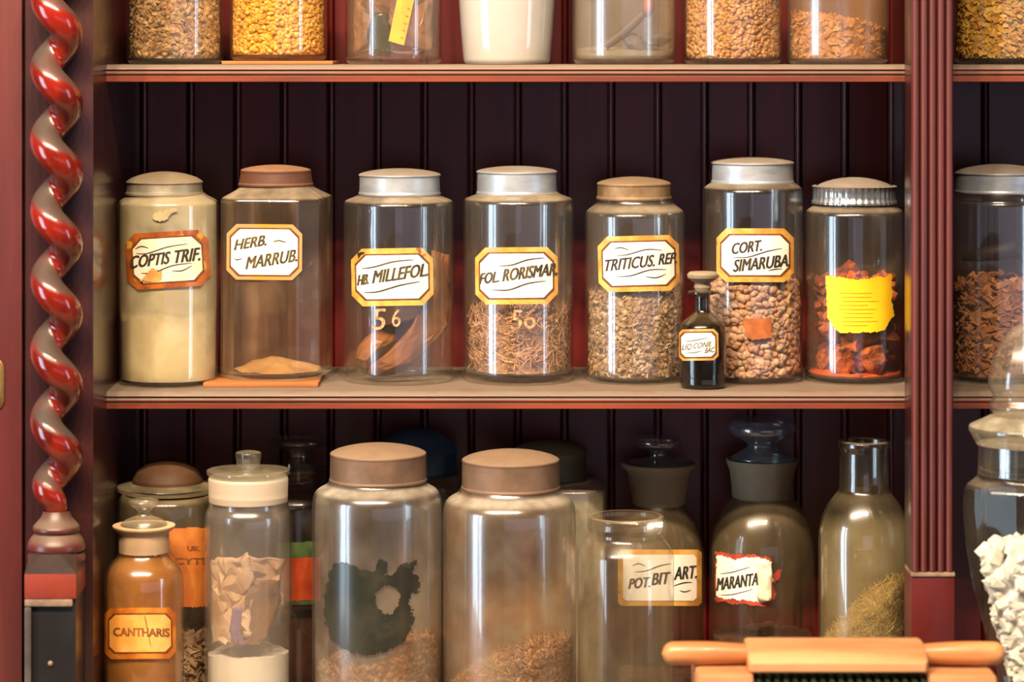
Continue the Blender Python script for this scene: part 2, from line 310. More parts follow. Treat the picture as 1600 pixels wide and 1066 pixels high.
M['glass_lid'] = glass('urn_lid_glass', dust=0.12, up_dust=0.35, dust_col=srgb(206, 194, 164), tint=(0.9, 0.92, 0.9), refl=0.1)
M['handle_wood'] = mat('handle_wood', srgb(206, 144, 88), srgb(170, 108, 62), 0.42, scale=12, stretch=(0.4, 3, 3), coat=0.15)

# ------------------------------------------------------------------ mesh helpers
def link(name, verts, faces, material, parent=None, smooth=True, sharp=38, mats=None, midx=None, loc=None, recalc=True):
    me = bpy.data.meshes.new(name); me.from_pydata([tuple(v) for v in verts], [], faces)
    for m_ in (mats or [material]): me.materials.append(M[m_] if isinstance(m_, str) else m_)
    if midx is not None: me.polygons.foreach_set('material_index', midx)
    if recalc:
        bm = bmesh.new(); bm.from_mesh(me); bmesh.ops.recalc_face_normals(bm, faces=bm.faces); bm.to_mesh(me); bm.free()
    if smooth:
        me.shade_smooth(); me.set_sharp_from_angle(angle=math.radians(sharp))
    me.update()
    o = bpy.data.objects.new(name, me); col.objects.link(o)
    if parent is not None: o.parent = parent
    if loc is not None: o.location = loc
    return o

def tag(o, label=None, cat=None, group=None, kind=None):
    for k, v in (('label', label), ('category', cat), ('group', group), ('kind', kind)):
        if v: o[k] = v
    return o

def empty(name, loc, label=None, cat=None, group=None):
    o = bpy.data.objects.new(name, None); col.objects.link(o); o.location = loc; o.empty_display_size = 0.02
    return tag(o, label, cat, group)

def box_v(x0, x1, y0, y1, z0, z1, b=0.0):
    """box with bevelled edges as (verts, faces)"""
    bm = bmesh.new(); bmesh.ops.create_cube(bm, size=1)
    bmesh.ops.scale(bm, vec=(x1-x0, y1-y0, z1-z0), verts=bm.verts)
    bmesh.ops.translate(bm, vec=((x0+x1)/2, (y0+y1)/2, (z0+z1)/2), verts=bm.verts)
    if b: bmesh.ops.bevel(bm, geom=bm.edges[:], offset=b, segments=2, profile=0.6, affect='EDGES')
    bm.verts.ensure_lookup_table()
    v = [x.co.copy() for x in bm.verts]; f = [[q.index for q in fc.verts] for fc in bm.faces]; bm.free()
    return v, f
def box(name, x0, x1, y0, y1, z0, z1, material, parent=None, b=0.002):
    v, f = box_v(x0, x1, y0, y1, z0, z1, b); return link(name, v, f, material, parent)

def fillet(pts):
    """pts: (r, y, radius) -> list of (r, y) with rounded corners"""
    out = []
    n = len(pts)
    for i, p in enumerate(pts):
        rad = p[2] if len(p) > 2 else 0
        if rad <= 0 or i in (0, n-1): out.append((p[0], p[1])); continue
        a, b = Vector(pts[i-1][:2]), Vector(pts[i+1][:2]); c = Vector(p[:2])
        u, v_ = a-c, b-c; ra = min(rad, u.length*0.49); rb = min(rad, v_.length*0.49)
        s, e = c+u.normalized()*ra, c+v_.normalized()*rb
        k = 5
        for j in range(k+1):
            t = j/k; q = s*(1-t)**2 + c*2*t*(1-t) + e*t*t; out.append((q.x, q.y))
    return out

def lathe_v(prof, segs=64, radial=None, blend=None):
    """prof: list of (r, z); radial(theta)-> factor; blend per row 0..1. Returns verts, faces, ring index per face"""
    v, f, ring = [], [], []; rows = []
    for i, (r, z) in enumerate(prof):
        if r <= 1e-6: rows.append([len(v)]); v.append((0, 0, z)); continue
        row = []
        b = 1.0 if blend is None else blend[i]
        for k in range(segs):
            a = 2*PI*k/segs; q = r*(1 if radial is None else (1-b)+b*radial(a))
            row.append(len(v)); v.append((q*math.sin(a), -q*math.cos(a), z))
        rows.append(row)
    for i in range(len(rows)-1):
        a, b = rows[i], rows[i+1]
        for k in range(segs):
            k2 = (k+1) % segs
            if len(a) == 1 and len(b) == 1: continue
            if len(a) == 1: f.append((a[0], b[k2], b[k]))
            elif len(b) == 1: f.append((a[k], a[k2], b[0]))
            else: f.append((a[k], a[k2], b[k2], b[k]))
            ring.append(i)
    return v, f, ring
def lathe(name, prof, material, parent=None, segs=64, radial=None, blend=None, sharp=38, loc=None):
    v, f, _ = lathe_v(prof, segs, radial, blend); return link(name, v, f, material, parent, sharp=sharp, loc=loc)

def chamfer_square(theta0, k=0.34, rnd=0.0):
    """radial factor of a chamfered square of half-size 1, turned by theta0"""
    def fn(a):
        a = a-theta0; c, s = abs(math.cos(a)), abs(math.sin(a))
        q = min(1/max(c, 1e-6), 1/max(s, 1e-6), (2-k)/(c+s)); return q
    return fn

class Jar:
    """one vessel: an Empty at its base, with profile coordinates given in photo pixels at its own depth"""
    def __init__(s, name, label, cat, cx, Y, zb, group=None):
        zb += 0.0006; s.Y, s.zb, s.s = Y, zb, S(Y); s.x = (cx-CX)*s.s; s.cx = cx
        s.o = empty(name, (s.x, Y, zb), label, cat, group)
        s.ybase = HZ+(CAMZ-zb)/s.s
    def z(s, y): return CAMZ-(y-HZ)*s.s-s.zb
    def prof(s, pts): return [(r*s.s, max(s.z(y), 0)) for r, y in fillet(pts)]
    def glass(s, pts, outer='glass', inner='film_clean', t=0.0026, tb=0.006, segs=72, radial=None, blendy=None, name='glass_body'):
        """pts from the foot up to the mouth, in px; walls get a real thickness"""
        o = s.prof([(0, s.ybase)] + pts)
        n = len(o); inn = []
        for i in range(1, n):
            a = Vector(o[i-1]); b = Vector(o[min(i+1, n-1)]); d = (b-a)
            if d.length < 1e-9: d = Vector((0, 1))
            d.normalize(); nx, nz = d.y, -d.x
            inn.append((max(o[i][0]-nx*t, 0.001), max(o[i][1]-nz*t, tb)))
        inn[-1] = (o[-1][0]-t, o[-1][1])
        full = o + inn[::-1] + [(0, tb)]
        bl = None
        if blendy is not None:
            z0, z1 = s.z(blendy[0]), s.z(blendy[1])      # below z0: full shape, above z1: round
            bl = [min(1, max(0, (z1-z)/(z1-z0))) for _, z in full]
        v, f, ring = lathe_v(full, segs, radial, bl)
        midx = [0 if r < n else 1 for r in ring]
        s.t, s.tb = t, tb
        s.body = link(name, v, f, None, s.o, mats=[outer, inner], midx=midx, sharp=50 if radial is None else 24)
        return s.body
    def lathe(s, name, pts, material, parent=None, segs=64, radial=None, sharp=38):
        pr = [(r*s.s, s.z(y)) for r, y in fillet(pts)]
        return lathe(name, pr, material, parent or s.o, segs, radial, sharp=sharp)
    # ---- things lying on the curved glass
    def wrap(s, px, py, R, off):
        """photo pixel -> local point on the cylinder of radius R (px units of this jar) plus off metres"""
        Rm = R*s.s+off; yl = -Rm*0.9
        for _ in range(3):
            q = (D+s.Y+yl)/F; x = (px-CX)*q-s.x; x = max(-Rm*0.999, min(Rm*0.999, x)); yl = -math.sqrt(Rm*Rm-x*x)
        return (x, yl, CAMZ-(py-HZ)*q-s.zb)

def catmull(pts, n=8):
    pts = [Vector(p) for p in pts]; out = []
    for i in range(len(pts)-1):
        p0, p1, p2, p3 = pts[max(i-1, 0)], pts[i], pts[i+1], pts[min(i+2, len(pts)-1)]
        for k in range(n):
            t = k/n
            out.append(0.5*((2*p1)+(p2-p0)*t+(2*p0-5*p1+4*p2-p3)*t*t+(3*p1-p0-3*p2+p3)*t**3))
    out.append(pts[-1]); return out

_tc = {}
def text_2d(txt, shear=0.3, space=1.0):
    k = (txt, shear, space)
    if k not in _tc:
        c = bpy.data.curves.new('t', 'FONT'); c.body = txt; c.size = 1; c.shear = shear; c.space_character = space; c.resolution_u = 3
        o = bpy.data.objects.new('t', c); me = o.to_mesh()
        v = np.array([p.co[:2] for p in me.vertices]); f = [list(p.vertices) for p in me.polygons]
        o.to_mesh_clear(); bpy.data.objects.remove(o); bpy.data.curves.remove(c)
        v -= v.min(0); v /= v.max(0)                       # unit box
        _tc[k] = (v, f)
    return _tc[k]

def octagon_grid(w, h, cut, nx=20):
    """columns over an octagon w x h with cut corners, centred: verts (u,v), faces"""
    us = sorted(set([-w/2, -w/2+cut, w/2-cut, w/2] + [-w/2+w*i/nx for i in range(nx+1)]))
    v, f = [], []
    for u in us:
        e = max(0, cut-(u+w/2), cut-(w/2-u)); hh = h/2-e
        for k in range(3): v.append((u, -hh+hh*k))
    for i in range(len(us)-1):
        for k in range(2): f.append((i*3+k, i*3+3+k, i*3+4+k, i*3+k+1))
    return v, f

def rot2(u, v, a):
    a = math.radians(a); return u*math.cos(a)+v*math.sin(a), -u*math.sin(a)+v*math.cos(a)     # px coords, y down; positive = rises to the right

def add_label(J, R, cx, cy, w, h, cut=14, rot=0, rim='gold', face='white', inset=9, texts=(), strokes=(), ink='ink', line=True, off=0.0006,
              name='label', inset_y=None, flat=None, bold=0.95, shear=0.3):
    wr = flat or (lambda x, y, o: J.wrap(x, y, R, o))
    def sheet(nm, ww, hh, cc, m_, o_, par):
        v, f = octagon_grid(ww, hh, cc)
        return link(nm, [wr(*(Vector(rot2(a, b, rot))+Vector((cx, cy))), o_) for a, b in v], f, m_, par, recalc=False)
    L = sheet(name, w, h, cut, rim, off, J.o)
    iy = inset if inset_y is None else inset_y
    if line: sheet('label_line', w-2*inset+5, h-2*iy+5, cut*0.9, 'label_line', off+0.0003, L)
    if face: sheet('label_field', w-2*inset, h-2*iy, cut*0.9, face, off+0.0006, L)
    add_writing(wr, L, texts, strokes, ink, off+0.001, bold, shear)
    return L

def add_writing(wr, parent, texts, strokes, ink, off, bold=0.95, shear=0.3, name='lettering'):
    v, f = [], []
    for (txt, tx, ty, tw, th, ta) in texts:
        tv, tf = text_2d(txt, shear)
        for dx, dy in ((0, 0), (bold, 0), (-bold, 0), (0, bold*0.6)):      # brush strokes laid side by side
            n0 = len(v)
            for a, b in tv:
                u, q = (a-0.5)*tw+dx, -(b-0.5)*th+dy
                q -= u*math.tan(math.radians(ta))           # baseline rises, stems keep their slant
                v.append(wr(tx+u, ty+q, off+0.00004*(dx+dy)))
            f += [[i+n0 for i in q] for q in tf]
    for pts, wd in strokes:
        c = catmull(pts, 8); n0 = len(v); n = len(c)
        for i, p in enumerate(c):
            d = (c[min(i+1, n-1)]-c[max(i-1, 0)]).normalized(); nn = Vector((-d.y, d.x)); hw = wd*0.5*(0.25+0.75*math.sin(PI*(i+0.3)/(n)))
            v.append(wr(*(p+nn*hw), off)); v.append(wr(*(p-nn*hw), off))
        f += [(n0+2*i, n0+2*i+1, n0+2*i+3, n0+2*i+2) for i in range(n-1)]
    if v: return link(name, v, f, ink, parent, smooth=False, recalc=False)

def in_poly(x, y, poly):
    c = False; j = len(poly)-1
    for i in range(len(poly)):
        if (poly[i][1] > y) != (poly[j][1] > y) and x < (poly[j][0]-poly[i][0])*(y-poly[i][1])/(poly[j][1]-poly[i][1])+poly[i][0]: c = not c
        j = i
    return c
def torn_sheet(J, R, poly, material, off, parent, name, holes=(), cell=1.6, jitter=1.2, seed=1):
    """ragged paper on the glass: fine grid kept inside an outline given in px"""
    rng = random.Random(seed)
    xs = [p[0] for p in poly]; ys = [p[1] for p in poly]; x0, y0 = min(xs), min(ys)
    nx, ny = int((max(xs)-x0)/cell)+1, int((max(ys)-y0)/cell)+1
    keep = {}
    for i in range(nx):
        for k in range(ny):
            x, y = x0+(i+0.5)*cell, y0+(k+0.5)*cell
            jx = (mnoise.noise((x*0.09, y*0.09, seed))*2.2+mnoise.noise((x*0.33, y*0.33, seed+4.1))*1.3)*jitter; jy = (mnoise.noise((x*0.09, y*0.09, seed+9.3))*2.2+mnoise.noise((x*0.33, y*0.33, seed+6.7))*1.3)*jitter
            if in_poly(x+jx, y+jy, poly) and not any(in_poly(x+jx, y+jy, h) for h in holes): keep[(i, k)] = 1
    vid, v, f = {}, [], []
    def gv(i, k):
        if (i, k) not in vid:
            vid[(i, k)] = len(v); v.append(J.wrap(x0+i*cell, y0+k*cell, R, off))
        return vid[(i, k)]
    for (i, k) in keep: f.append((gv(i, k), gv(i+1, k), gv(i+1, k+1), gv(i, k+1)))
    return link(name, v, f, material, parent, recalc=False)

# ---- fillings
def rand_rot(rng):
    return Matrix.Rotation(rng.uniform(0, 2*PI), 3, 'Z') @ Matrix.Rotation(rng.uniform(0, PI), 3, 'X') @ Matrix.Rotation(rng.uniform(0, 2*PI), 3, 'Z')
_ico = None
def ico():
    global _ico
    if _ico is None:
        bm = bmesh.new(); bmesh.ops.create_icosphere(bm, subdivisions=1, radius=1); bm.verts.ensure_lookup_table()
        _ico = ([x.co.copy() for x in bm.verts], [[q.index for q in fc.verts] for fc in bm.faces]); bm.free()
    return _ico
def piece(kind, rng, s):
    if kind == 'nugget':
        v, f = ico(); sc_ = (s*rng.uniform(.7, 1.15), s*rng.uniform(.6, 1.0), s*rng.uniform(.5, .85))
        return [Vector((p.x*sc_[0], p.y*sc_[1], p.z*sc_[2]))*rng.uniform(.82, 1.15) for p in v], f
    if kind == 'flake':
        a, b, c = s*rng.uniform(.8, 1.4), s*rng.uniform(.35, .7), s*rng.uniform(.08, .16)
        v = [Vector((x*a*rng.uniform(.6, 1), y*b*rng.uniform(.6, 1), z*c+0.25*s*(x*x)*rng.uniform(-.3, 1))) for x in (-1, 1) for y in (-1, 1) for z in (-1, 1)]
        return v, [(0, 1, 3, 2), (4, 6, 7, 5), (0, 4, 5, 1), (2, 3, 7, 6), (0, 2, 6, 4), (1, 5, 7, 3)]
    if kind == 'needle':
        n = 4; v, f = [], []; bend = rng.uniform(-.5, .5); L = s*rng.uniform(.7, 1.4); r = s*0.1
        for i in range(n):
            t = i/(n-1)*2-1
            for k in range(3):
                a = 2*PI*k/3; v.append(Vector((t*L, r*math.cos(a)*(1.15-abs(t))+bend*L*t*t*.6, r*math.sin(a)*(1.15-abs(t)))))
        for i in range(n-1):
            for k in range(3): f.append((i*3+k, i*3+(k+1) % 3, i*3+3+(k+1) % 3, i*3+3+k))
        return v, f
def filling(name, J, R, ytop, kind, size, material, label, cat, n=None, seed=1, heap=0.0, ybot=None, core=None, slope=0.0, surf=None, tilt=0.0):
    """loose stuff filling a jar to ytop px: pieces packed against the glass and over the top of an inner mass"""
    rng = random.Random(seed); s = size*J.s; Ri = R*J.s-J.t-0.0008-s*0.55
    z0 = J.tb+0.0008; z1 = J.z(ytop)
    def topz(x, y): return z1+heap*(1-min(1, (x*x+y*y)/(Ri*Ri)))+slope*x/Ri*0.5+mnoise.noise((x*40, y*40, seed*1.7))*s*0.8
    v, f = [], []
    # inner mass
    k = 24; rows = []
    cr = Ri-s*(0.35 if kind in ('nugget', 'flake') else 0.95)
    cv, cf, _ = lathe_v([(0, z0), (cr, z0), (cr, z1-s), (cr*0.66, z1-s), (cr*0.33, z1-s), (0, z1-s)], k)
    cv = [(x, y, z if z < z1-s*1.5 else topz(x, y)-s*0.6) for x, y, z in cv]
    v += cv; f += cf
    if n is None: n = int(2*PI*Ri*max(z1-z0, s)/(s*s)*(1.5 if kind == 'nugget' else 1.9 if kind == 'flake' else 5.0))
    ntop = int(PI*Ri*Ri/(s*s)*(1.3 if kind in ('nugget', 'flake') else 2.4))
    for i in range(n+ntop):
        if i < n:
            a = rng.uniform(0, 2*PI); r = Ri-rng.uniform(0, s*(0.5 if kind in ('nugget', 'flake') else 0.9)); x, y = r*math.sin(a), -r*math.cos(a)
            tz = topz(x, y); z = rng.uniform(z0+s*0.6, max(tz, z0+s*0.7))
        else:
            a = rng.uniform(0, 2*PI); r = Ri*math.sqrt(rng.random()); x, y = r*math.sin(a), -r*math.cos(a); z = topz(x, y)-s*0.2
        kd = kind if kind != 'mix' else rng.choice(('needle', 'needle', 'needle', 'flake', 'nugget'))
        pv, pf = piece(kd, rng, s*(1.5 if kind == 'mix' and kd == 'needle' else .8 if kind == 'mix' else 1))
        if kd in ('needle', 'flake'):
            # lie roughly flat against the glass
            m_ = Matrix.Rotation(math.atan2(x, -y), 3, 'Z') @ Matrix.Rotation(PI/2+rng.gauss(0, .45), 3, 'X') @ Matrix.Rotation(rng.uniform(0, 2*PI), 3, 'Z') @ Matrix.Rotation(rng.gauss(0, .3), 3, 'Y')
        else: m_ = rand_rot(rng)
        n0 = len(v); lim = R*J.s-J.t-0.0006
        for p in pv:
            q = m_ @ p + Vector((x, y, z)); h = math.hypot(q.x, q.y)
            if h > lim: q.x *= lim/h; q.y *= lim/h
            q.z = max(q.z, J.tb+0.0005); v.append(q)
        f += [[c+n0 for c in q] for q in pf]
    return tag(link(name, v, f, material, None, smooth=(kind == 'nugget'), sharp=60, loc=(J.x, J.Y, J.zb), recalc=False), label, cat, kind='stuff')

def powder(name, J, R, ytop, material, label, cat, bump=0.004, heap=0.0, seed=1, slope=0.0, kind='stuff'):
    Ri = R*J.s-J.t-0.0012; z0 = J.tb+0.0008; z1 = J.z(ytop); k = 64
    pr = [(0, z0), (Ri-.003, z0), (Ri, z0+.003)] + [(Ri, z0+.003+(z1-z0-.003)*i/6) for i in range(1, 7)] + [(Ri*q, z1) for q in (.9, .75, .55, .35, .15)] + [(0, z1)]
    v, f, _ = lathe_v(pr, k)
    out = []
    for x, y, z in v:
        if z > z1-1e-6:
            r2 = min(1, (x*x+y*y)/(Ri*Ri)); z = z1+heap*(1-r2)+slope*x/Ri*0.5+bump*mnoise.noise((x*30, y*30, seed*3.1))+0.4*bump*mnoise.noise((x*90, y*90, seed))
        out.append((x, y, max(z, z0)))
    return tag(link(name, out, f, material, None, loc=(J.x, J.Y, J.zb), sharp=60), label, cat, kind=kind)

def lump(name, loc, size, material, seed, label, cat, group=None, flat=1.0, parent=None, sub=3, rough=0.35):
    rng = random.Random(seed); bm = bmesh.new(); bmesh.ops.create_icosphere(bm, subdivisions=sub, radius=1)
    R = rand_rot(rng); e = Vector((rng.uniform(.8, 1.2), rng.uniform(.6, 1), rng.uniform(.55, .95)*flat))
    for v in bm.verts:
        n = v.co.normalized(); q = 1+rough*mnoise.noise(n*1.6+Vector((seed*3.3, 0, 0)))+rough*.5*mnoise.noise(n*4+Vector((0, seed*2.1, 0)))
        v.co = R @ Vector((n.x*e.x, n.y*e.y, n.z*e.z))*q*size
    v = [x.co.copy() for x in bm.verts]; f = [[q.index for q in fc.verts] for fc in bm.faces]; bm.free()
    o = link(name, v, f, material, parent, sharp=50, loc=loc)
    if label: tag(o, label, cat, group)
    return o

def crumpled(name, ctrl, material, label, cat, nu=24, nv=24, amp=0.004, freq=40, thick=0.0012, seed=1, origin=(0, 0, 0), parent=None, mat2=None, clampR=None):
    """paper through a grid of control points (3-D), creased by noise, with thickness"""
    ctrl = [[Vector(p) for p in row] for row in ctrl]; o = Vector(origin)
    rows = []
    cols_ = [catmull(r, 3) for r in ctrl]; n = len(cols_[0])
    grid = []
    for j in range(n): grid.append(catmull([c[j] for c in cols_], 3))
    v, f = [], []; ny = len(grid[0])
    for j in range(n):
        for k in range(ny):
            p = grid[j][k]
            q = Vector((mnoise.noise(p*freq+Vector((seed, 0, 0))), mnoise.noise(p*freq+Vector((0, seed*2.3, 0))), mnoise.noise(p*freq+Vector((0, 0, seed*1.7)))))
            q2 = abs(mnoise.noise(p*freq*.7+Vector((seed*5, 1, 2))))
            p = p+q*amp+Vector((0, -1, 0))*q2*amp*1.5-o
            if clampR:
                h = math.hypot(p.x, p.y)
                if h > clampR: p.x *= clampR/h; p.y *= clampR/h
            v.append(p)
    for j in range(n-1):
        for k in range(ny-1): f.append((j*ny+k, j*ny+k+1, (j+1)*ny+k+1, (j+1)*ny+k))
    f = [t for i, q in enumerate(f) for t in (((q[0], q[1], q[2]), (q[0], q[2], q[3])) if (i*7) % 3 else ((q[0], q[1], q[3]), (q[1], q[2], q[3])))]
    ob = link(name, v, f, material, parent, sharp=9, loc=None if parent else origin, recalc=False)
    md = ob.modifiers.new('thickness', 'SOLIDIFY'); md.thickness = thick; md.offset = 1
    if label: tag(ob, label, cat)
    return ob

def tube(name, pts, radii, material, parent=None, segs=10, loc=None):
    pts = [Vector(p) for p in pts]; v, f = [], []; n = len(pts)
    for i, p in enumerate(pts):
        d = (pts[min(i+1, n-1)]-pts[max(i-1, 0)]).normalized(); a = d.cross(Vector((0, 1, 0.01))).normalized(); b = d.cross(a)
        for k in range(segs):
            t = 2*PI*k/segs; v.append(p+(a*math.cos(t)+b*math.sin(t))*radii[i])
    for i in range(n-1):
        for k in range(segs): f.append((i*segs+k, i*segs+(k+1) % segs, (i+1)*segs+(k+1) % segs, (i+1)*segs+k))
    f.append(tuple(range(segs-1, -1, -1))); f.append(tuple(range((n-1)*segs, n*segs)))
    return link(name, v, f, material, parent, loc=loc)

def extrude_x(name, prof, x0, x1, material, parent, ends=0.0):
    """prof: closed (y,z) outline, swept along X; ends: how much the ends are mitred back"""
    n = len(prof); v = [(x0, y, z) for y, z in prof]+[(x1, y, z) for y, z in prof]
    f = [(i, (i+1) % n, n+(i+1) % n, n+i) for i in range(n)]+[tuple(range(n))[::-1], tuple(range(n, 2*n))]
    return link(name, v, f, material, parent, sharp=35)
def extrude_z(name, prof, z0, z1, material, parent, loc=None, sharp=35):
    n = len(prof); v = [(x, y, z0) for x, y in prof]+[(x, y, z1) for x, y in prof]
    f = [(i, (i+1) % n, n+(i+1) % n, n+i) for i in range(n)]+[tuple(range(n))[::-1], tuple(range(n, 2*n))]
    return link(name, v, f, material, parent, sharp=sharp, loc=loc)

# ------------------------------------------------------------------ structure: floor, wall, the cabinet
XL, XR, XR2, XEND = -0.4722, 0.4755, 0.4855, 0.86
Z_LOW = Z_CTR-0.0
ZTOPCAB = Z_HIGH+0.12
fl = box('floor', -2.6, 2.6, -4.2, 0.24, -0.03, 0.0, 'floor'); tag(fl, kind='structure')
wl = box('wall_back', -2.6, 2.6, 0.2, 0.26, 0.0, 2.9, 'plaster'); tag(wl, kind='structure')

cab = empty('apothecary_cabinet', (0, 0, 0), 'dark mahogany apothecary cabinet with open shelves, fluted post and twisted column', 'cabinet')
back = box('back_panel', XL-0.05, XEND, Y_BACK+0.008, Y_BACK+0.03, Z_CTR, ZTOPCAB, 'backboard', cab)
# tongue-and-groove planks with a bead along one edge
pitch = 73*S(Y_BACK)
def plank_mesh():
    w_, e = pitch, 0.0009
    pr = [(0.0012, 0.006), (0.0012, -0.001), (0.0026, -0.0026)]
    for k in range(7):
        a = PI-PI*k/6; pr.append((0.0052+0.0026*math.cos(a), -0.0014-0.0026*math.sin(a)))
    pr += [(0.0088, 0.0016), (0.0102, -0.0002), (w_-e, -0.0002), (w_-e, 0.006)]
    return pr
first = None
x0p = (292-CX)*S(Y_BACK)-pitch*2
k = 0
while x0p+k*pitch < XEND-0.02:
    if first is None:
        first = extrude_z('plank', plank_mesh(), Z_CTR, ZTOPCAB-0.02, 'backboard', back, loc=(x0p, Y_BACK, 0)); o = first
    else:
        o = first.copy(); col.objects.link(o); o.parent = back; o.location = (x0p+k*pitch, Y_BACK, 0)
    k += 1

def shelf_profile(zt):
    pr = [(Y_BACK-0.0, zt), (-0.109, zt)]
    for k in range(5):
        a = PI/2+PI/2*k/4; pr.append((-0.109+0.009*math.cos(a), zt-0.0055+0.0055*math.sin(a)))
    pr += [(-0.1155, zt-0.0066), (-0.1155, zt-0.0078)]
    for k in range(6):
        a = PI/2+PI*k/5; pr.append((-0.1165+0.0038*math.cos(a), zt-0.0102+0.0022*math.sin(a)))
    pr += [(-0.1172, zt-0.0128), (-0.1182, zt-0.0135), (-0.1182, zt-0.0196), (-0.114, zt-0.0205), (Y_BACK, zt-0.0205)]
    return pr
for zt in (Z_TOP, Z_MID, Z_HIGH):
    for xa, xb in ((XL, XR), (XR2, XEND-0.02)):
        extrude_x('shelf', shelf_profile(zt), xa, xb, 'shelf', cab)
ct = box('countertop', -0.95, 0.95, -0.66, Y_BACK, Z_CTR-0.035, Z_CTR, 'shelf', cab, b=0.006)
box('base_cupboard', -0.92, 0.92, -0.6, Y_BACK+0.03, 0.0, Z_CTR-0.035, 'mahogany', cab)
box('inner_side_wall', XL-0.02, XL, -0.2, Y_BACK+0.01, Z_CTR, ZTOPCAB, 'inner_wall', cab)
box('partition', XR, XR2, -0.19, Y_BACK+0.005, Z_CTR, ZTOPCAB, 'inner_wall', cab, b=0.0008)
box('end_wall', XEND-0.02, XEND+0.02, Y_FRONT, Y_BACK+0.03, Z_CTR, ZTOPCAB, 'mahogany', cab)
box('cornice', -0.56, XEND+0.02, Y_FRONT-0.02, Y_BACK+0.03, ZTOPCAB, ZTOPCAB+0.06, 'mahogany', cab, b=0.01)

# stile behind the twisted column
sf = S(Y_FRONT)
X0, X1 = (39-CX)*sf, (146-CX)*sf
box('stile', X0, X1, Y_FRONT, Y_BACK, Z_CTR, ZTOPCAB, 'mahogany', cab, b=0.0015)

# fluted post: core, reeds, plain block below
xa, xb = (1424-CX)*sf, (1490-CX)*sf
zb_ = P(0, 893, Y_FRONT).z
post = box('fluted_post', xa, xb, Y_FRONT+0.004, -0.165, Z_CTR, ZTOPCAB, 'mahogany', cab, b=0.001)
nre = 5; wre = (xb-xa)/nre; r0 = None
for k in range(nre):
    if r0 is None:
        pr = [(wre*0.5-wre*0.46*math.cos(PI*q/8), -0.0075*math.sin(PI*q/8)**0.8) for q in range(9)]
        pr = [(wre*0.04, 0.004)]+pr+[(wre*0.96, 0.004)]
        r0 = extrude_z('reed', pr, zb_, ZTOPCAB, 'post_red', post, loc=(xa, Y_FRONT+0.003, 0), sharp=50); o = r0
    else:
        o = r0.copy(); col.objects.link(o); o.parent = post; o.location = (xa+k*wre, Y_FRONT+0.003, 0)
box('post_block', xa-0.0005, xb+0.0005, Y_FRONT-0.004, -0.165, Z_CTR, zb_-0.004, 'post_block', post, b=0.001)
box('post_bead', xa-0.001, xb+0.001, Y_FRONT-0.006, -0.17, zb_-0.005, zb_-0.0005, 'cream_trim', post, b=0.0012)

# barley-twist column
Yc = Y_FRONT-0.034; s_ = S(Yc); cxm = (88-CX)*s_
v, f = [], []; ns, nz = 28, 330
y_top, y_bot = -420, 800
cp_, e0, r0_ = 110/(2*PI), 16.5, 25.0
tl_ = math.hypot(e0, cp_)
for i in range(nz+1):
    y = y_top+(y_bot-y_top)*i/nz
    t = 2*PI*(y-106)/110.0
    q = min(1, max(0, (800-y)/44.0)); q = q*q*(3-2*q)
    e, r = e0*q, 17+(r0_-17)*q
    n_ = Vector((-math.cos(t), -math.sin(t), 0))                        # outward from the axis
    d_ = Vector((math.sin(t)*e0*q, -math.cos(t)*e0*q, -cp_)).normalized()   # along the strand, downwards
    b_ = d_.cross(n_)
    c_ = Vector((cxm, Yc, CAMZ-(y-HZ)*s_))+n_*e*s_
    for k in range(ns):
        a = 2*PI*k/ns; v.append(c_+(n_*math.cos(a)+b_*math.sin(a))*r*s_)
for i in range(nz):
    for k in range(ns): f.append((i*ns+k, i*ns+(k+1) % ns, (i+1)*ns+(k+1) % ns, (i+1)*ns+k))
f.append(tuple(range(ns))); f.append(tuple(range(nz*ns, (nz+1)*ns)))
colm = link('twisted_column', v, f, 'mahogany_bright', cab, sharp=70)
def zc(y): return CAMZ-(y-HZ)*s_
rings = [[(20, 798), (24, 808), (30, 815), (37, 823, 4), (37, 829, 3), (30, 834), (0, 834)],
         [(0, 832), (33, 832), (40, 840), (45, 849, 5), (45, 858, 3), (36, 864), (0, 864)],
         [(0, 862), (42, 863), (45, 868), (45, 874), (0, 874)]]
for rg in rings: lathe('base_ring', [(r*s_, zc(y)) for r, y in fillet(rg)], 'mahogany_dusty', colm, 48, loc=(cxm, Yc, 0))
# square pedestal: chamfer stop, red band, framed dark panel
Yp0 = -0.292; sp = S(Yp0); bx0, bx1 = (38-CX)*sp, (119-CX)*sp
zt_, zm_, zn_ = P(0, 868, Yp0).z, P(0, 897, Yp0).z, P(0, 936, Yp0).z
mx = (bx0+bx1)/2; hw = (bx1-bx0)/2; my = (Yp0+Y_FRONT)/2; hd = (Y_FRONT-Yp0)/2
v = [(bx0, Yp0, zm_), (bx1, Yp0, zm_), (bx1, Y_FRONT, zm_), (bx0, Y_FRONT, zm_)]
v += [(mx+hw*math.sin(2*PI*k/8+PI/8)*0.96, my-hd*math.cos(2*PI*k/8+PI/8)*0.96, zt_) for k in range(8)]
f = [(0, 1, 4, 11), (1, 5, 4), (1, 2, 6, 5), (2, 7, 6), (2, 3, 8, 7), (3, 9, 8), (3, 0, 10, 9), (0, 11, 10), tuple(range(4, 12)), (3, 2, 1, 0)]
link('chamfer_stop', v, f, 'dark_stop', colm, smooth=False)
box('pedestal_band', bx0, bx1, Yp0, Y_FRONT, zn_, zm_, 'pedestal_red', colm, b=0.001)
ped = box('pedestal', bx0+0.001, bx1-0.001, Yp0+0.005, Y_FRONT, Z_CTR, zn_, 'dark_panel', colm, b=0.001)
fw = 0.0085
box('panel_frame', bx0, bx1-0.004, Yp0-0.001, Yp0+0.006, zn_-0.0085, zn_-0.0005, 'cream_trim', ped, b=0.002)
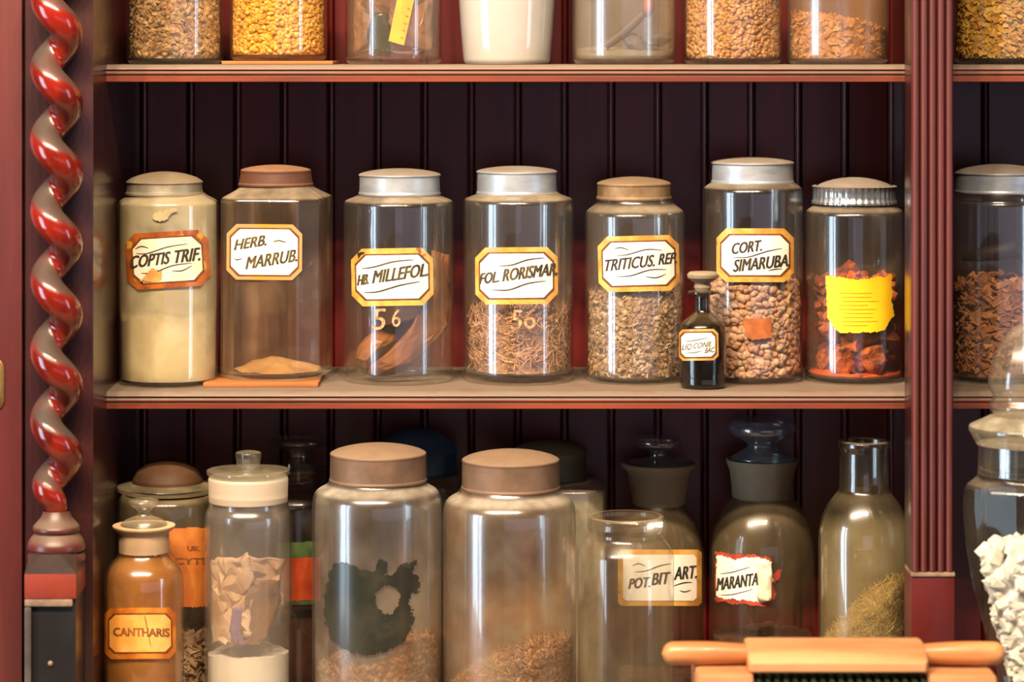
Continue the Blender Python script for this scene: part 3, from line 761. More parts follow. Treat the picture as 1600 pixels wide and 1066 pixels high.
box('panel_frame', bx0, bx0+0.0075, Yp0-0.001, Yp0+0.006, Z_CTR, zn_-0.009, 'grey_side', ped, b=0.002)
lathe('stud', [(0.0, 0.0), (0.003, 0.0), (0.0026, 0.0016), (0.0012, 0.0026), (0, 0.0028)], 'cream_trim', ped, 16).matrix_local = Matrix.Translation(P(79, 1037, Yp0+0.005)) @ Matrix.Rotation(PI/2, 4, 'X')

# neighbouring door stile with metal plate
dr = empty('side_cabinet', ((-60-CX)*sf, Y_FRONT, Z_CTR+0.0006), 'plain red-brown cabinet stile beside the twisted column, with metal plate', 'cabinet')
ox, oz = (-60-CX)*sf, Z_CTR
box('door_stile', (-180-CX)*sf-ox, (35.5-CX)*sf-ox, -0.004, 0.03, 0, ZTOPCAB-oz-.004, 'stile', dr, b=0.002)
box('gap_shade_strip', (35-CX)*sf-ox-0.003, (38.3-CX)*sf-ox, 0.012, 0.03, 0, ZTOPCAB-oz-.004, 'dark_panel', dr, b=0.0005)  # dark strip painted in as the shade of the gap beside the stile
def rrect(hw_, hh_, rad, n=8):
    o_ = []
    for cx_, cz_, a0 in ((hw_-rad, hh_-rad, 0), (-hw_+rad, hh_-rad, PI/2), (-hw_+rad, -hh_+rad, PI), (hw_-rad, -hh_+rad, 1.5*PI)):
        for k in range(n+1): a = a0+PI/2*k/n; o_.append((cx_+rad*math.cos(a), cz_+rad*math.sin(a)))
    return o_
def plate(name, hw_, hh_, rad, y0, y1, m_, parent, loc):
    p_ = rrect(hw_, hh_, rad); n = len(p_); q_ = rrect(hw_-0.002, hh_-0.002, max(rad-0.002, 0.001))
    v = [(x, y0, z) for x, z in p_]+[(x, y1+0.001, z) for x, z in p_]+[(x, y1, z) for x, z in q_]
    f = [(i, (i+1) % n, n+(i+1) % n, n+i) for i in range(n)]+[(n+i, n+(i+1) % n, 2*n+(i+1) % n, 2*n+i) for i in range(n)]+[tuple(range(n)), tuple(range(2*n, 3*n))]
    return link(name, v, f, m_, parent, loc=loc)
pc = P(-28, 601, Y_FRONT)
pl = plate('metal_plate', 36*sf, 41*sf, 0.012, 0, -0.003, 'brass', dr, (pc.x-ox, -0.004, pc.z-oz))
plate('plate_recess', 30*sf, 35*sf, 0.009, 0, -0.0012, 'brown_mat', pl, (0, -0.003, 0))

# ------------------------------------------------------------------ jars on the middle shelf
def dome(r, yb, yt, top, lipr=2.5, flare=0, bead=True, ywall=None):
    """lid profile in px: skirt from yb up to yt, then a rim and a dome up to top"""
    h = yt-top
    pr = [(r-5, yb), (r+flare, yb, 1)]
    if bead: pr += [(r+flare+1.2, yb-3, 2), (r+flare-0.5, yb-6, 1)]
    pr += [(r-1, yt+3, 1), (r+lipr-1, yt+0.5, 1.5), (r-1.5, yt-2, 1)]
    for q in (0.88, 0.74, 0.56, 0.36, 0.18): pr.append((r*q, yt-1.5-(h-1.5)*(1-q*q)**0.8))
    return pr+[(0, top)]
def closed_lid(J, *a, material, cx=None, name='lid', **k):
    pr = dome(*a, **k)
    pr = [(max(pr[0][0]-3, 1), pr[0][1]-8)]+pr            # inside of the skirt
    o = J.lathe(name, pr, material)
    if cx is not None: o.location.x = (cx-J.cx)*J.s
    return o

GM = 'labelled jars on the middle shelf'
# 1 coptis
J = Jar('storage_jar', 'dusty jar labelled COPTIS TRIF, filled with cream powder', 'jar', 263, -0.03, Z_MID, GM)
J.glass([(73, J.ybase), (76.5, J.ybase-4, 3), (78, 470), (78, 325, 0), (78, 314, 8), (60, 305, 4), (57, 302)], 'glass_dusty', 'film_coptis')
closed_lid(J, 59, 305, 284, 268, material='lid_grey', cx=257, flare=1)
add_label(J, 78, 262, 406, 131, 88, 16, 3.5, 'gold_dark', 'white_stained', 12, inset_y=10,
          texts=[('COPTIS', 235, 406, 62, 19, 7), ('TRIF.', 293, 399, 39, 20, 7)],
          strokes=[([(211, 389), (221, 385), (232, 388)], 1.6), ([(213, 396), (230, 396), (262, 386), (293, 381)], 1.6),
                   ([(221, 427), (240, 426), (270, 415), (300, 411)], 1.8), ([(268, 423), (284, 423), (300, 415)], 1.6)])
torn_sheet(J, 78, [(225, 439), (236, 425), (243, 419), (262, 423), (276, 424), (282, 436), (280, 438), (250, 440)], 'stain', 0.00135, J.o.children[-1], 'stain', seed=4)
M['smudge'] = mat('dark_smudge', srgb(150, 134, 98), srgb(176, 158, 118), 0.7, scale=60)
torn_sheet(J, 78, [(236, 340), (242, 332), (254, 327), (274, 325), (277, 330), (268, 335), (262, 343), (250, 346), (240, 344)], 'smudge', 0.0004, J.body, 'smudge', seed=5, cell=1, jitter=1.2)
powder('cream_powder', J, 77, 492, 'cream_powder', 'cream powder filling the jar labelled COPTIS TRIF', 'powder', bump=0.012, seed=3)

# 2 herb marrub: square-shouldered, chamfered jar on a wooden slip
sh = P(406, 0, -0.02)
def shim(name, px0, px1, Ya, Yb, zb, th, label):
    s1 = S(Ya); w_ = (px1-px0)*s1; x0 = (px0-CX)*s1
    v, f = box_v(0, w_, 0, Yb-Ya, 0, th, 0.0008)
    v = [(a+0.012*(b/(Yb-Ya)) if a < w_/2 else a, b, c) for a, b, c in v]
    return tag(link(name, v, f, 'shim_wood', None, loc=(x0, Ya, zb)), label, 'wood slip')
shim('wooden_slip', 317, 497, -0.075, 0.05, Z_MID+0.0002, 0.0052, 'thin pale wooden slip under the jar labelled HERB MARRUB')
J = Jar('storage_jar', 'chamfered square jar labelled HERB MARRUB with rusty brown lid, nearly empty', 'jar', 433, 0.0, Z_MID+0.0056, GM)
th0 = math.radians(-8)
rad_h = chamfer_square(th0, 0.36)
J.glass([(73, J.ybase), (78, J.ybase-4, 4), (79, J.ybase-12, 3), (79, 420), (79, 322, 0), (79, 309, 5), (56, 291, 6), (54, 285)], 'glass_dusty', 'film_herb', radial=rad_h, blendy=(303, 291), segs=112)
closed_lid(J, 56, 291, 267, 257, material='lid_rust', cx=431, lipr=0.5, flare=2)
ah = -8.0
def flat_h(px, py, off):
    n_ = Vector((math.sin(math.radians(ah)), -math.cos(math.radians(ah)), 0)); t_ = Vector((-n_.y, n_.x, 0))
    dd = 79*J.s+off; q = J.s
    for _ in range(4):
        xx = (px-CX)*q-J.x; u = (xx-n_.x*dd)/t_.x; p_ = n_*dd+t_*u; q = (D+J.Y+p_.y)/F
    return (p_.x, p_.y, CAMZ-(py-HZ)*q-J.zb)
L = add_label(J, 79, 413, 394, 118, 87, 15, -0.5, 'gold_worn', 'white', 7, inset_y=8, flat=flat_h, ink='ink_olive', bold=0.8,
          texts=[('HERB.', 391, 379, 50, 16, 9), ('MARRUB.', 424, 405, 80, 19, 9)],
          strokes=[([(426, 378), (436, 376), (447, 379)], 2), ([(366, 404), (371, 406), (378, 404)], 1.6)])
powder('tan_powder', J, 74, 578, 'tan_powder', 'shallow tan powder at the bottom of the HERB MARRUB jar', 'powder', bump=0.006, heap=0.014, seed=5)

# 3 hb millefol
def straight_jar(label, cx, R, ysh, rn, ylid, ytop, ydome, rl, lidm, outer='glass', inner='film_clean', lidcx=None, Y=0.0, sh_f=7, base_r=4, name='storage_jar', rough=True, **k):
    J = Jar(name, label, 'jar', cx, Y, Z_MID, GM)
    J.glass([(R-5, J.ybase), (R-1, J.ybase-4, 4), (R, J.ybase-14, 4), (R, 450), (R, ysh+14, 0), (R, ysh, sh_f), (rn, ysh-8, 3), (rn-3, ylid-4)], outer, inner, tb=k.pop('tb', 0.006))
    closed_lid(J, rl, ylid, ytop, ydome, material=lidm, cx=lidcx, **k)
    return J
J = straight_jar('jar labelled HB MILLEFOL with silver lid, holding a brown paper packet', 623, 86, 314, 65, 305, 273, 263, 63.5, 'lid_silver', inner='film_light', lidcx=624.5)
add_label(J, 86, 613, 433, 128, 90, 17, 1.0, 'gold', 'white', 8, inset_y=11, ink='ink_olive', bold=0.95,
          texts=[('HB.', 567, 437, 17, 16, 8), ('MILLEFOL.', 625, 427, 86, 20, 8)],
          strokes=[([(565, 420), (585, 417), (615, 409), (646, 406)], 2.4), ([(568, 457), (590, 456), (625, 446), (656, 440)], 2.6)])
torn_sheet(J, 86, [(557, 394), (568, 395), (561, 401), (558, 404)], 'dark_label', 0.0016, J.o.children[-1], 'chip', seed=2, cell=1)
w_ = lambda x, y, o, J=J: J.wrap(x, y, 86, o)
add_writing(w_, J.o, [('5', 592, 499, 21, 33, 0), ('6', 619, 497, 13, 28, 0)], [], 'paint_cream', 0.0004, bold=0.2, shear=0.1, name='painted_number')
def jp(J, px, py, dy): q = P(px, py, J.Y+dy); return (q.x-J.x, dy, q.z-J.zb)
pk = empty('paper_packet', (J.x, J.Y, J.zb), 'folded brown paper packet leaning inside the HB MILLEFOL jar', 'packet')
cr = 86*J.s-0.005
crumpled('wrapper', [[jp(J, 676, 392, -.03), jp(J, 690, 394, -.01), jp(J, 703, 396, 0)], [jp(J, 664, 450, -.04), jp(J, 684, 455, -.02), jp(J, 703, 462, .005)],
                     [jp(J, 640, 512, -.045), jp(J, 665, 520, -.035), jp(J, 700, 505, -.01)], [jp(J, 592, 560, -.04), jp(J, 622, 566, -.045), jp(J, 668, 545, -.03)], [jp(J, 575, 585, -.02), jp(J, 590, 590, -.03), jp(J, 620, 585, -.03)]],
         'kraft', None, None, amp=0.006, freq=30, parent=pk, seed=2, clampR=cr)
crumpled('fold', [[jp(J, 612, 505, .0), jp(J, 630, 500, .01), jp(J, 655, 495, .015)], [jp(J, 570, 530, -.015), jp(J, 600, 535, -.03), jp(J, 632, 520, .0)],
                  [jp(J, 552, 560, -.01), jp(J, 575, 562, -.035), jp(J, 606, 560, -.015)], [jp(J, 566, 582, .0), jp(J, 580, 586, -.02), jp(J, 596, 588, -.01)]],
         'kraft', None, None, amp=0.006, freq=34, parent=pk, seed=7, clampR=cr)

# 4 fol rorismar
J = straight_jar('jar labelled FOL RORISMAR with silver lid, half full of dried needles', 810, 86, 311, 65, 304, 268, 259, 62.5, 'lid_silver', inner='film_light', lidcx=807.5, tb=0.011)
add_label(J, 86, 807, 431, 129, 89, 16, 0.5, 'gold', 'white', 8, inset_y=10, ink='ink_olive', bold=0.95,
          texts=[('FOL.', 764, 434, 30, 17, 7), ('RORISMAR.', 828, 425, 85, 19, 7)],
          strokes=[([(778, 416), (800, 414), (825, 406), (851, 403)], 2.2), ([(768, 453), (795, 453), (825, 443), (853, 439)], 2.4)])
w_ = lambda x, y, o, J=J: J.wrap(x, y, 86, o)
add_writing(w_, J.o, [('5', 807, 500, 17, 31, 0), ('6', 828, 498, 18, 32, 0)], [], 'paint_cream', 0.0004, bold=0.3, shear=0.1, name='painted_number')
filling('dried_rosemary', J, 86, 484, 'needle', 11, 'needles', 'reddish tan dried needles inside the FOL RORISMAR jar', 'herb', seed=4)

# 5 triticus rep
J = Jar('storage_jar', 'jar labelled TRITICUS REP with dusty bronze lid, half full of chopped roots', 'jar', 992, 0.0, Z_MID, GM)
J.glass([(73, J.ybase), (77, J.ybase-4, 4), (78, J.ybase-14, 4), (78, 450), (78, 345, 0), (78, 331, 8), (60, 318, 7), (58, 308)], 'glass_dusty', 'film_light')
closed_lid(J, 58, 312, 287, 276, material='lid_bronze', cx=990.5, lipr=1.5)
add_label(J, 78, 998, 412, 127, 87, 15, 1.5, 'gold', 'white', 8, inset_y=10, ink='ink', bold=0.7,
          texts=[('TRITICUS.', 984, 411, 77, 18, 6), ('REP.', 1043, 404, 28, 17, 6)],
          strokes=[([(960, 389), (970, 387), (983, 391)], 1.6), ([(963, 399), (980, 398), (1010, 390), (1035, 391)], 1.6),
                   ([(962, 432), (985, 431), (1015, 422), (1041, 421)], 1.8), ([(1008, 432), (1025, 434), (1041, 428)], 1.6)])
filling('chopped_roots', J, 78, 460, 'mix', 7.5, 'roots', 'pale brown chopped roots inside the TRITICUS REP jar', 'herb', seed=6)

# 6 cort simaruba
J = straight_jar('tall jar labelled CORT SIMARUBA with silver lid, full of bark nuggets', 1176, 78, 294, 66, 287, 254, 245, 64, 'lid_silver', inner='film_clean', sh_f=6)
add_label(J, 78, 1180, 399, 121, 84, 15, 0, 'gold', 'white', 8, inset_y=11, ink='ink', bold=0.85, shear=0.25,
          texts=[('CORT.', 1167, 386, 46, 17, 7), ('SIMARUBA.', 1190, 411, 88, 19, 6)],
          strokes=[([(1145, 402), (1168, 402), (1198, 393), (1222, 388)], 1.8), ([(1200, 423), (1210, 421), (1222, 420)], 1.6)])
torn_sheet(J, 78, [(1161, 499), (1206, 497), (1206, 528), (1175, 531), (1165, 526)], 'brown_label', 0.0006, J.o, 'brown_label', seed=3, cell=1.2, jitter=0.6)
filling('bark_nuggets', J, 78, 442, 'nugget', 8.2, 'nuggets', 'pinkish tan bark nuggets inside the CORT SIMARUBA jar', 'herb', seed=8, heap=0.0)
filling2 = None

# 7 small dark stoppered bottle in front
J = Jar('stoppered_bottle', 'small dark stoppered bottle labelled LIQ CONII in front of nugget jar', 'bottle', 1098, -0.078, Z_MID)
J.glass([(31, J.ybase), (36, J.ybase-4, 4), (35.5, 590, 2), (36.5, 580), (36.5, 520), (35, 506, 10), (12.5, 488, 8), (11.5, 480), (11.5, 461, 2), (23, 459, 1), (23, 455, 1), (14, 454)], 'glass_dark', 'film_dark', t=0.002, tb=0.004)
st = J.lathe('stopper', [(0, 468), (9, 467), (11, 455), (14, 449, 1), (12, 442, 1), (19, 438, 1), (24, 434, 1), (24.5, 429, 1), (21, 425, 1), (8, 424), (0, 425)], 'ground')
add_label(J, 36.5, 1091, 539, 63, 49, 7, 1, 'gold', 'white', 5, inset_y=6, ink='ink_olive', bold=0.15, shear=0.4,
          texts=[('LIQ.CONII.', 1088, 541, 46, 10, 7), ('BAC.', 1109, 547, 16, 8, 7)],
          strokes=[([(1071, 534), (1085, 532), (1106, 528)], 1.3), ([(1070, 552), (1085, 551), (1097, 548)], 1.3)])
powder('dark_liquid', J, 36, 545, 'black_liquid', 'black liquid standing in the small stoppered bottle', 'liquid', bump=0.0, kind='stuff')

# 8 orange jar
J = straight_jar('jar with ribbed screw lid and yellow paper label, holding orange chunks', 1335, 77, 330, 64, 318, 293, 277, 60, 'lid_silver', inner='film_light', lipr=2)
J.lathe('ribbed_ring', [(61, 319), (66, 318), (66, 314), (64, 312), (64, 293), (66, 291), (61, 289)], 'ribbed', segs=160, radial=lambda a: 1+0.012*math.sin(a*40), sharp=70)
yl = torn_sheet(J, 77, [(1290, 431), (1340, 437), (1385, 432), (1389, 427), (1393, 428), (1394, 470), (1398, 492), (1388, 503), (1382, 517), (1370, 519), (1330, 521), (1311, 520), (1300, 507), (1293, 495)], 'yellow_paper', 0.0006, J.o, 'paper_label', seed=6, cell=1.3, jitter=0.8)
rng = random.Random(3)
add_writing(lambda x, y, o, J=J: J.wrap(x, y, 77, o), yl, [], [([(1310+rng.uniform(0, 8), 458+i*6.3), (1340, 458.3+i*6.3), (1375-rng.uniform(0, 22), 458+i*6.3)], 1.3) for i in range(9)], 'yellow_ink', 0.0011, name='fine_print')
powder('orange_powder', J, 77, 580, 'orange_powder', 'bright orange powder under the chunks in the ribbed lid jar', 'powder', bump=0.008, seed=9)
GO = 'orange chunks in the ribbed lid jar'
rng = random.Random(12); placed = []
Rin = 77*J.s-J.t-0.002
for ring, zz, n_, sz in ((0, 0.028, 6, .0215), (0, 0.06, 6, .022), (0, 0.092, 6, .02), (0, 0.118, 4, .0165)):
    off = rng.uniform(0, 1)
    for i in range(n_):
        a = 2*PI*(i+off)/n_; size = sz*rng.uniform(.85, 1.05); r = Rin-size*1.22
        z = zz+rng.uniform(-.004, .004)
        lump('orange_chunk', (J.x+r*math.sin(a), J.Y-r*math.cos(a), J.zb+z), size, 'orange_chunk', rng.randint(1, 999), 'rough orange chunk inside the jar with ribbed lid', 'chunk', GO, rough=0.7)
lump('orange_chunk', (J.x-0.012, J.Y-0.02, J.zb+J.z(432)), 0.02, 'orange_chunk', 77, 'rounded topmost orange chunk showing above the yellow label', 'chunk', GO, rough=0.3)

# 9 bark jar in the next bay
J = Jar('storage_jar', 'silver lidded jar of bark flakes beyond the fluted post, behind the urn', 'jar', 1561, 0.0, Z_MID, GM)
J.glass([(69, J.ybase), (73, J.ybase-4, 4), (74, J.ybase-14, 4), (74, 450), (74, 326, 0), (74, 317, 4), (71, 313, 2), (70, 304), (68, 298)], 'glass', 'film_light')
closed_lid(J, 68, 302, 270, 256, material='lid_silver')
filling('bark_flakes', J, 74, 440, 'flake', 10.5, 'bark', 'red-brown bark flakes inside the jar beyond the fluted post', 'herb', seed=11)
tube('dried_twig', [(-.044, -.006, 0), (-.028, -.022, .004), (-.01, -.032, .008), (.01, -.03, .012), (.026, -.022, .006), (.042, -.010, -.004)], [.004, .008, .010, .011, .009, .004], 'twig', loc=(J.x, J.Y, J.zb+J.z(402)))
tag(bpy.data.objects['dried_twig'], 'dark dried twig lying above the bark flakes beyond the post', 'twig')

# ------------------------------------------------------------------ jars on the top shelf
GT = 'jars on the top shelf'
def top_jar(label, cx, R, outer='glass', inner='film_clean', Y=0.0, dz=0.0, lid='lid_silver', pts=None, name='storage_jar', tb=0.006):
    J = Jar(name, label, 'jar', cx, Y, Z_TOP+dz, GT)
    b = J.ybase
    J.glass(pts(b) if pts else [(R-6, b), (R-1, b-4, 4), (R, b-14, 4), (R, b-120), (R, b-250), (R, b-268, 8), (R*.75, b-280, 4), (R*.72, b-286)], outer, inner, tb=tb)
    closed_lid(J, R*.74, b-282, b-306, b-318, material=lid)
    return J
J = top_jar('jar of tan wood shavings, first on the top shelf by the twisted column', 273, 75, 'glass_dusty', 'film_light')
filling('wood_shavings', J, 75, -40, 'mix', 8, 'chips_tan', 'tan shavings in the first jar on the top shelf', 'herb', seed=21)
shim('wooden_slip', 346, 520, -0.075, 0.05, Z_TOP+0.0002, 0.004, 'thin wooden slip under the golden grain jar on the top shelf')
J = top_jar('jar full of golden yellow grains standing on a slip, top shelf', 435, 75.5, 'glass_amber', 'film_clean', dz=0.0044)
filling('golden_grains', J, 75.5, -40, 'nugget', 5.6, 'grain_gold', 'golden yellow grains in the jar on the upper slip', 'herb', seed=22)
J = top_jar('jar holding crumpled brown wrapper and a yellow strip, top shelf', 615, 75.5, 'glass', 'film_light')
cr = 75.5*J.s-0.0075
wr_ = empty('crumpled_wrapper', (J.x, J.Y, J.zb), 'crumpled brown wrapper stuffed into the top shelf jar with yellow strip', 'wrapper')
crumpled('wrapper_sheet', [[jp(J, x, y, -math.sqrt(max(0, 1-((x-615)/80)**2))*.038) for x in (545, 570, 595, 625, 655, 688)] for y in (-70, -30, 0, 30, 55, 72)], 'foil_brown', None, None, amp=0.014, freq=38, parent=wr_, seed=3, clampR=cr)
crumpled('wrapper_flap', [[jp(J, x, y, -.047) for x in (572, 590, 610)] for y in (20, 45, 70, 82)], 'dark_label', None, None, amp=0.008, freq=34, parent=wr_, seed=9, clampR=cr)
crumpled('wrapper_base', [[jp(J, x, 77+2*((x-615)/50)**2, dy) for x in (566, 590, 615, 640, 662)] for dy in (-.054, -.045, -.02)], 'kraft', None, None, amp=0.006, freq=34, parent=wr_, seed=5, clampR=cr)
ys = [jp(J, 626, -30, -.0526), jp(J, 652, -24, -.0526), jp(J, 631, 71, -.0526), jp(J, 607, 64, -.0526)]
ys = [(a, -math.sqrt(max(0, (cr+.0015)**2-a*a)), c) for a, b, c in ys]
v = ys+[(a, b+0.0006, c) for a, b, c in ys]
st = tag(link('yellow_strip', v, [(0, 1, 2, 3), (7, 6, 5, 4), (0, 4, 5, 1), (1, 5, 6, 2), (2, 6, 7, 3), (3, 7, 4, 0)], 'yellow_paper', None, smooth=False, loc=(J.x, J.Y, J.zb)), 'slanting yellow paper strip inside the jar with crumpled wrapper', 'paper strip')
add_writing(lambda x, y, o, J=J: (lambda q: (q[0], -math.sqrt(max(0, (cr+.0015)**2-q[0]**2))-o, q[2]))(jp(J, x, y, -.0526)), st, [], [([(636-i*2.6, 12+i*11.5), (640-i*2.6, 13+i*11.5)], 2.4) for i in range(5)], 'yellow_ink', 0.0008, name='fine_print')

J = Jar('milk_glass_jar', 'opaque milk white jar on the top shelf', 'jar', 792, 0.0, Z_TOP, GT); b = J.ybase
J.t, J.tb = .003, .006
J.lathe('jar_body', [(0, b), (64, b), (68, b-5, 4), (72, b-50), (76, b-110, 0), (77, b-240), (76, b-262, 10), (58, b-276, 4), (56, b-282)], 'milk', segs=80)
closed_lid(J, 57, b-280, b-304, b-316, material='lid_silver')

J = top_jar('hazy grey jar holding a small wooden scoop, top shelf', 975, 80, 'glass_film', 'film_grey')
powder('grey_powder', J, 79, 78, 'grey_powder', 'thin grey powder on the floor of the scoop jar', 'powder', bump=0.006, seed=4)
sp_ = empty('wooden_scoop', (J.x, J.Y, J.zb), 'small wooden scoop leaning inside the hazy grey jar', 'scoop')
tube('scoop_handle', [jp(J, 945, 72, -.036), jp(J, 968, 56, -.036), jp(J, 990, 36, -.034), jp(J, 1004, 22, -.032)], [.0055, .006, .0058, .005], 'dark_wood', sp_)
lump('scoop_bowl', jp(J, 1013, 11, -.03), .0125, 'spoon_bowl', 3, None, None, parent=sp_, rough=.1)
lump('grey_lump', (J.x+.012, J.Y-.032, J.zb+J.z(68)), .0135, 'grey_lump', 5, 'smaller grey lump lying under the scoop', 'lump', flat=.8)
lump('grey_lump', (J.x+.04, J.Y-.024, J.zb+J.z(62)), .0165, 'grey_lump', 8, 'larger grey lump lying beside the smaller one in the scoop jar', 'lump', flat=.8)

J = top_jar('jar full of tan grains next to the hazy grey jar, top shelf', 1145, 77, 'glass', 'film_light')
filling('tan_grains', J, 77, -40, 'nugget', 5.5, 'grain_tan', 'tan grains in the jar beside the scoop jar', 'herb', seed=23)
J = top_jar('jar with orange-tan shavings heaped low, top shelf by the fluted post', 1309, 79, 'glass_film', 'film_orange')
filling('orange_shavings', J, 79, 36, 'flake', 8.5, 'chips_orange', 'orange-tan shavings in the jar by the fluted post', 'herb', seed=24, heap=0.004, slope=-.02)
J = top_jar('jar of yellow flakes beyond the fluted post, top shelf', 1567, 76, 'glass', 'film_clean')
filling('yellow_flakes', J, 76, -40, 'flake', 8, 'grain_gold', 'yellow flakes in the top jar beyond the fluted post', 'herb', seed=25)

# ------------------------------------------------------------------ bottom row, front
J = Jar('stoppered_bottle', 'amber stoppered bottle labelled CANTHARIS below the twisted column side', 'bottle', 225, -0.145, Z_CTR); b = J.ybase
J.glass([(56, b), (61, b-5, 4), (62, b-16), (62, 1000), (62, 915, 0), (60, 890, 14), (40, 868, 10), (38, 860), (38, 850)], 'glass_amber', 'film_amber', t=0.003)
J.lathe('ground_collar', [(34, 862), (39, 862), (39.5, 846, 3), (39, 832, 3), (49, 824, 2), (49, 820, 2), (36, 821), (33, 830), (33, 860), (34, 862)], 'ground_amber')
J.lathe('stopper', [(0, 858), (28, 857), (31, 829), (38, 820, 4), (30, 813, 4), (12, 806, 4), (10, 799, 3), (14, 794), (23, 789, 3), (25, 784, 3), (20, 780, 2), (0, 781)], 'stopper')
add_label(J, 62, 219, 990, 112, 80, 10, 0.5, 'amber_rim', 'amber_label', 8, inset_y=11, ink='amber_ink', bold=0.8, shear=0.0,
          texts=[('CANTHARIS', 221, 988, 87, 13, -1)], strokes=[([(226, 961), (228, 972), (236, 1012)], 1.6)])
powder('amber_powder', J, 62, 1062, 'amber_powder', 'amber brown powder low in the CANTHARIS bottle', 'powder', bump=0.004)

J = Jar('specimen_jar', 'tall cylindrical jar with ground glass knob lid, crumpled papers over white powder', 'jar', 388, -0.09, Z_CTR); b = J.ybase
J.glass([(62, b), (67, b-5, 4), (68, b-16), (68, 1000), (68, 820, 0), (67.5, 802, 10), (62, 792, 5), (61, 784)], 'glass_film', 'film_pale')
lid = J.lathe('lid', [(0, 776), (54, 776), (57, 784), (61.5, 784, 2), (62, 760), (62.5, 748, 2), (60, 744)], 'ground_white')
J.lathe('lid_plate', [(0, 744), (60, 744), (65, 740, 2), (65, 734, 2), (58, 734, 3), (30, 738), (0, 738)], 'stopper', lid)
J.lathe('knob', [(0, 738), (21, 738), (18, 730, 2), (18.5, 722), (20.5, 714, 3), (20.5, 707, 3), (12, 705), (0, 706)], 'stopper', lid)
powder('white_powder', J, 68, 1018, 'white_powder', 'white powder under the crumpled papers in the knob lid jar', 'powder', bump=0.006, seed=7)
cr = 68*J.s-0.0052
pp = empty('crumpled_paper', (J.x, J.Y, J.zb), 'crumpled cream papers stuffed above white powder in knob lid jar', 'paper')
cyl = lambda x, k: -math.sqrt(max(0.02, 1-((x-388)/70)**2))*k
crumpled('paper_sheet', [[jp(J, x, y+8*math.sin(x*.06), cyl(x, .042)) for x in (326, 345, 362, 378, 392)] for y in (868, 900, 935, 970, 1000)], 'tissue', None, None, amp=0.009, freq=75, parent=pp, seed=2, clampR=cr)
crumpled('paper_sheet', [[jp(J, x, y-6*math.sin(x*.05), cyl(x, .03)) for x in (372, 392, 412, 432, 449)] for y in (874, 900, 925, 950)], 'tissue', None, None, amp=0.009, freq=75, parent=pp, seed=5, clampR=cr)
crumpled('brown_wad', [[jp(J, x, y, cyl(x, .046)) for x in xs_] for y, xs_ in ((908, (398, 418, 447)), (930, (384, 412, 446)), (960, (376, 405, 440)), (990, (370, 395, 424)), (1006, (372, 388, 410)))], 'tissue_brown', None, None, amp=0.007, freq=80, parent=pp, seed=8, clampR=cr)
crumpled('lilac_scrap', [[jp(J, x+sh_, y, cyl(x, .0495)) for x in (358, 366, 374)] for y, sh_ in ((950, 5), (972, 0), (992, 3), (1010, 12))], 'lilac', None, None, amp=0.003, freq=40, parent=pp, seed=4, clampR=cr)

GB = 'big tan lidded jars in the bottom row'
J = Jar('storage_jar', 'large hazy jar with tan tin lid and torn dark label, brown crumbs inside', 'jar', 589, -0.09, Z_CTR, GB); b = J.ybase
J.glass([(94, b), (99, b-5, 4), (101, b-18, 4), (101, 1000), (101, 800, 0), (100, 768, 18), (78, 757, 5), (74, 750)], 'glass_film', 'film_big', t=0.003, tb=0.012)
closed_lid(J, 76, 752, 709, 693, material='lid_tan', cx=591, lipr=0.8)
hole = [(603+20*math.cos(2*PI*k/14)+3, 937+22*math.sin(2*PI*k/14)) for k in range(14)]
dl = torn_sheet(J, 101, [(521, 880), (527, 876), (536, 882), (556, 884), (566, 892), (580, 894), (588, 885), (594, 875), (604, 876), (606, 886), (600, 902), (612, 900), (624, 884), (640, 879), (650, 874), (646, 892), (656, 902), (654, 928), (640, 932), (641, 950), (648, 965), (640, 985), (634, 1000), (600, 1022), (570, 1024), (536, 1014), (516, 1000), (508, 970), (506, 940), (512, 905)], 'dark_label', 0.0006, J.o, 'torn_label', [hole], cell=1.6, jitter=2.2, seed=3)
add_writing(lambda x, y, o, J=J: J.wrap(x, y, 101, o), dl, [('A', 573, 980, 17, 22, 0), ('C', 599, 976, 16, 22, 0)], [], 'dark_label_ink', 0.001, shear=0.0)
filling('brown_crumbs', J, 101, 1020, 'mix', 8, 'brown_mass', 'brown crumbs inside the jar with torn dark label', 'herb', seed=31, slope=.03)
J = Jar('storage_jar', 'large hazy amber jar with tan tin lid, standing by the open jar', 'jar', 796, -0.09, Z_CTR, GB); b = J.ybase
J.glass([(97, b), (102, b-5, 4), (104, b-18, 4), (104, 1000), (104, 815, 0), (103, 783, 18), (80, 770, 5), (75, 760)], 'glass_film', 'film_big_amber', t=0.003, tb=0.012)
closed_lid(J, 77, 764, 719, 703, material='lid_tan', cx=798, lipr=0.8)
filling('tan_crumbs', J, 104, 1035, 'mix', 8, 'brown_mass', 'brown crumbs inside the hazy amber jar', 'herb', seed=32, slope=.06, heap=.01)

J = Jar('open_jar', 'open wide-mouthed clear jar without lid in front of the POT BITART bottle', 'jar', 978, -0.09, Z_CTR); b = J.ybase
J.glass([(69, b), (74, b-5, 4), (75, b-16), (75, 1000), (75, 880, 0), (75, 864, 8), (64, 846, 10), (58, 838, 5), (57, 830, 3), (61, 824, 3), (59, 816, 2), (60, 808, 2), (57, 806)], 'glass_open', 'film_clean', t=0.0028)

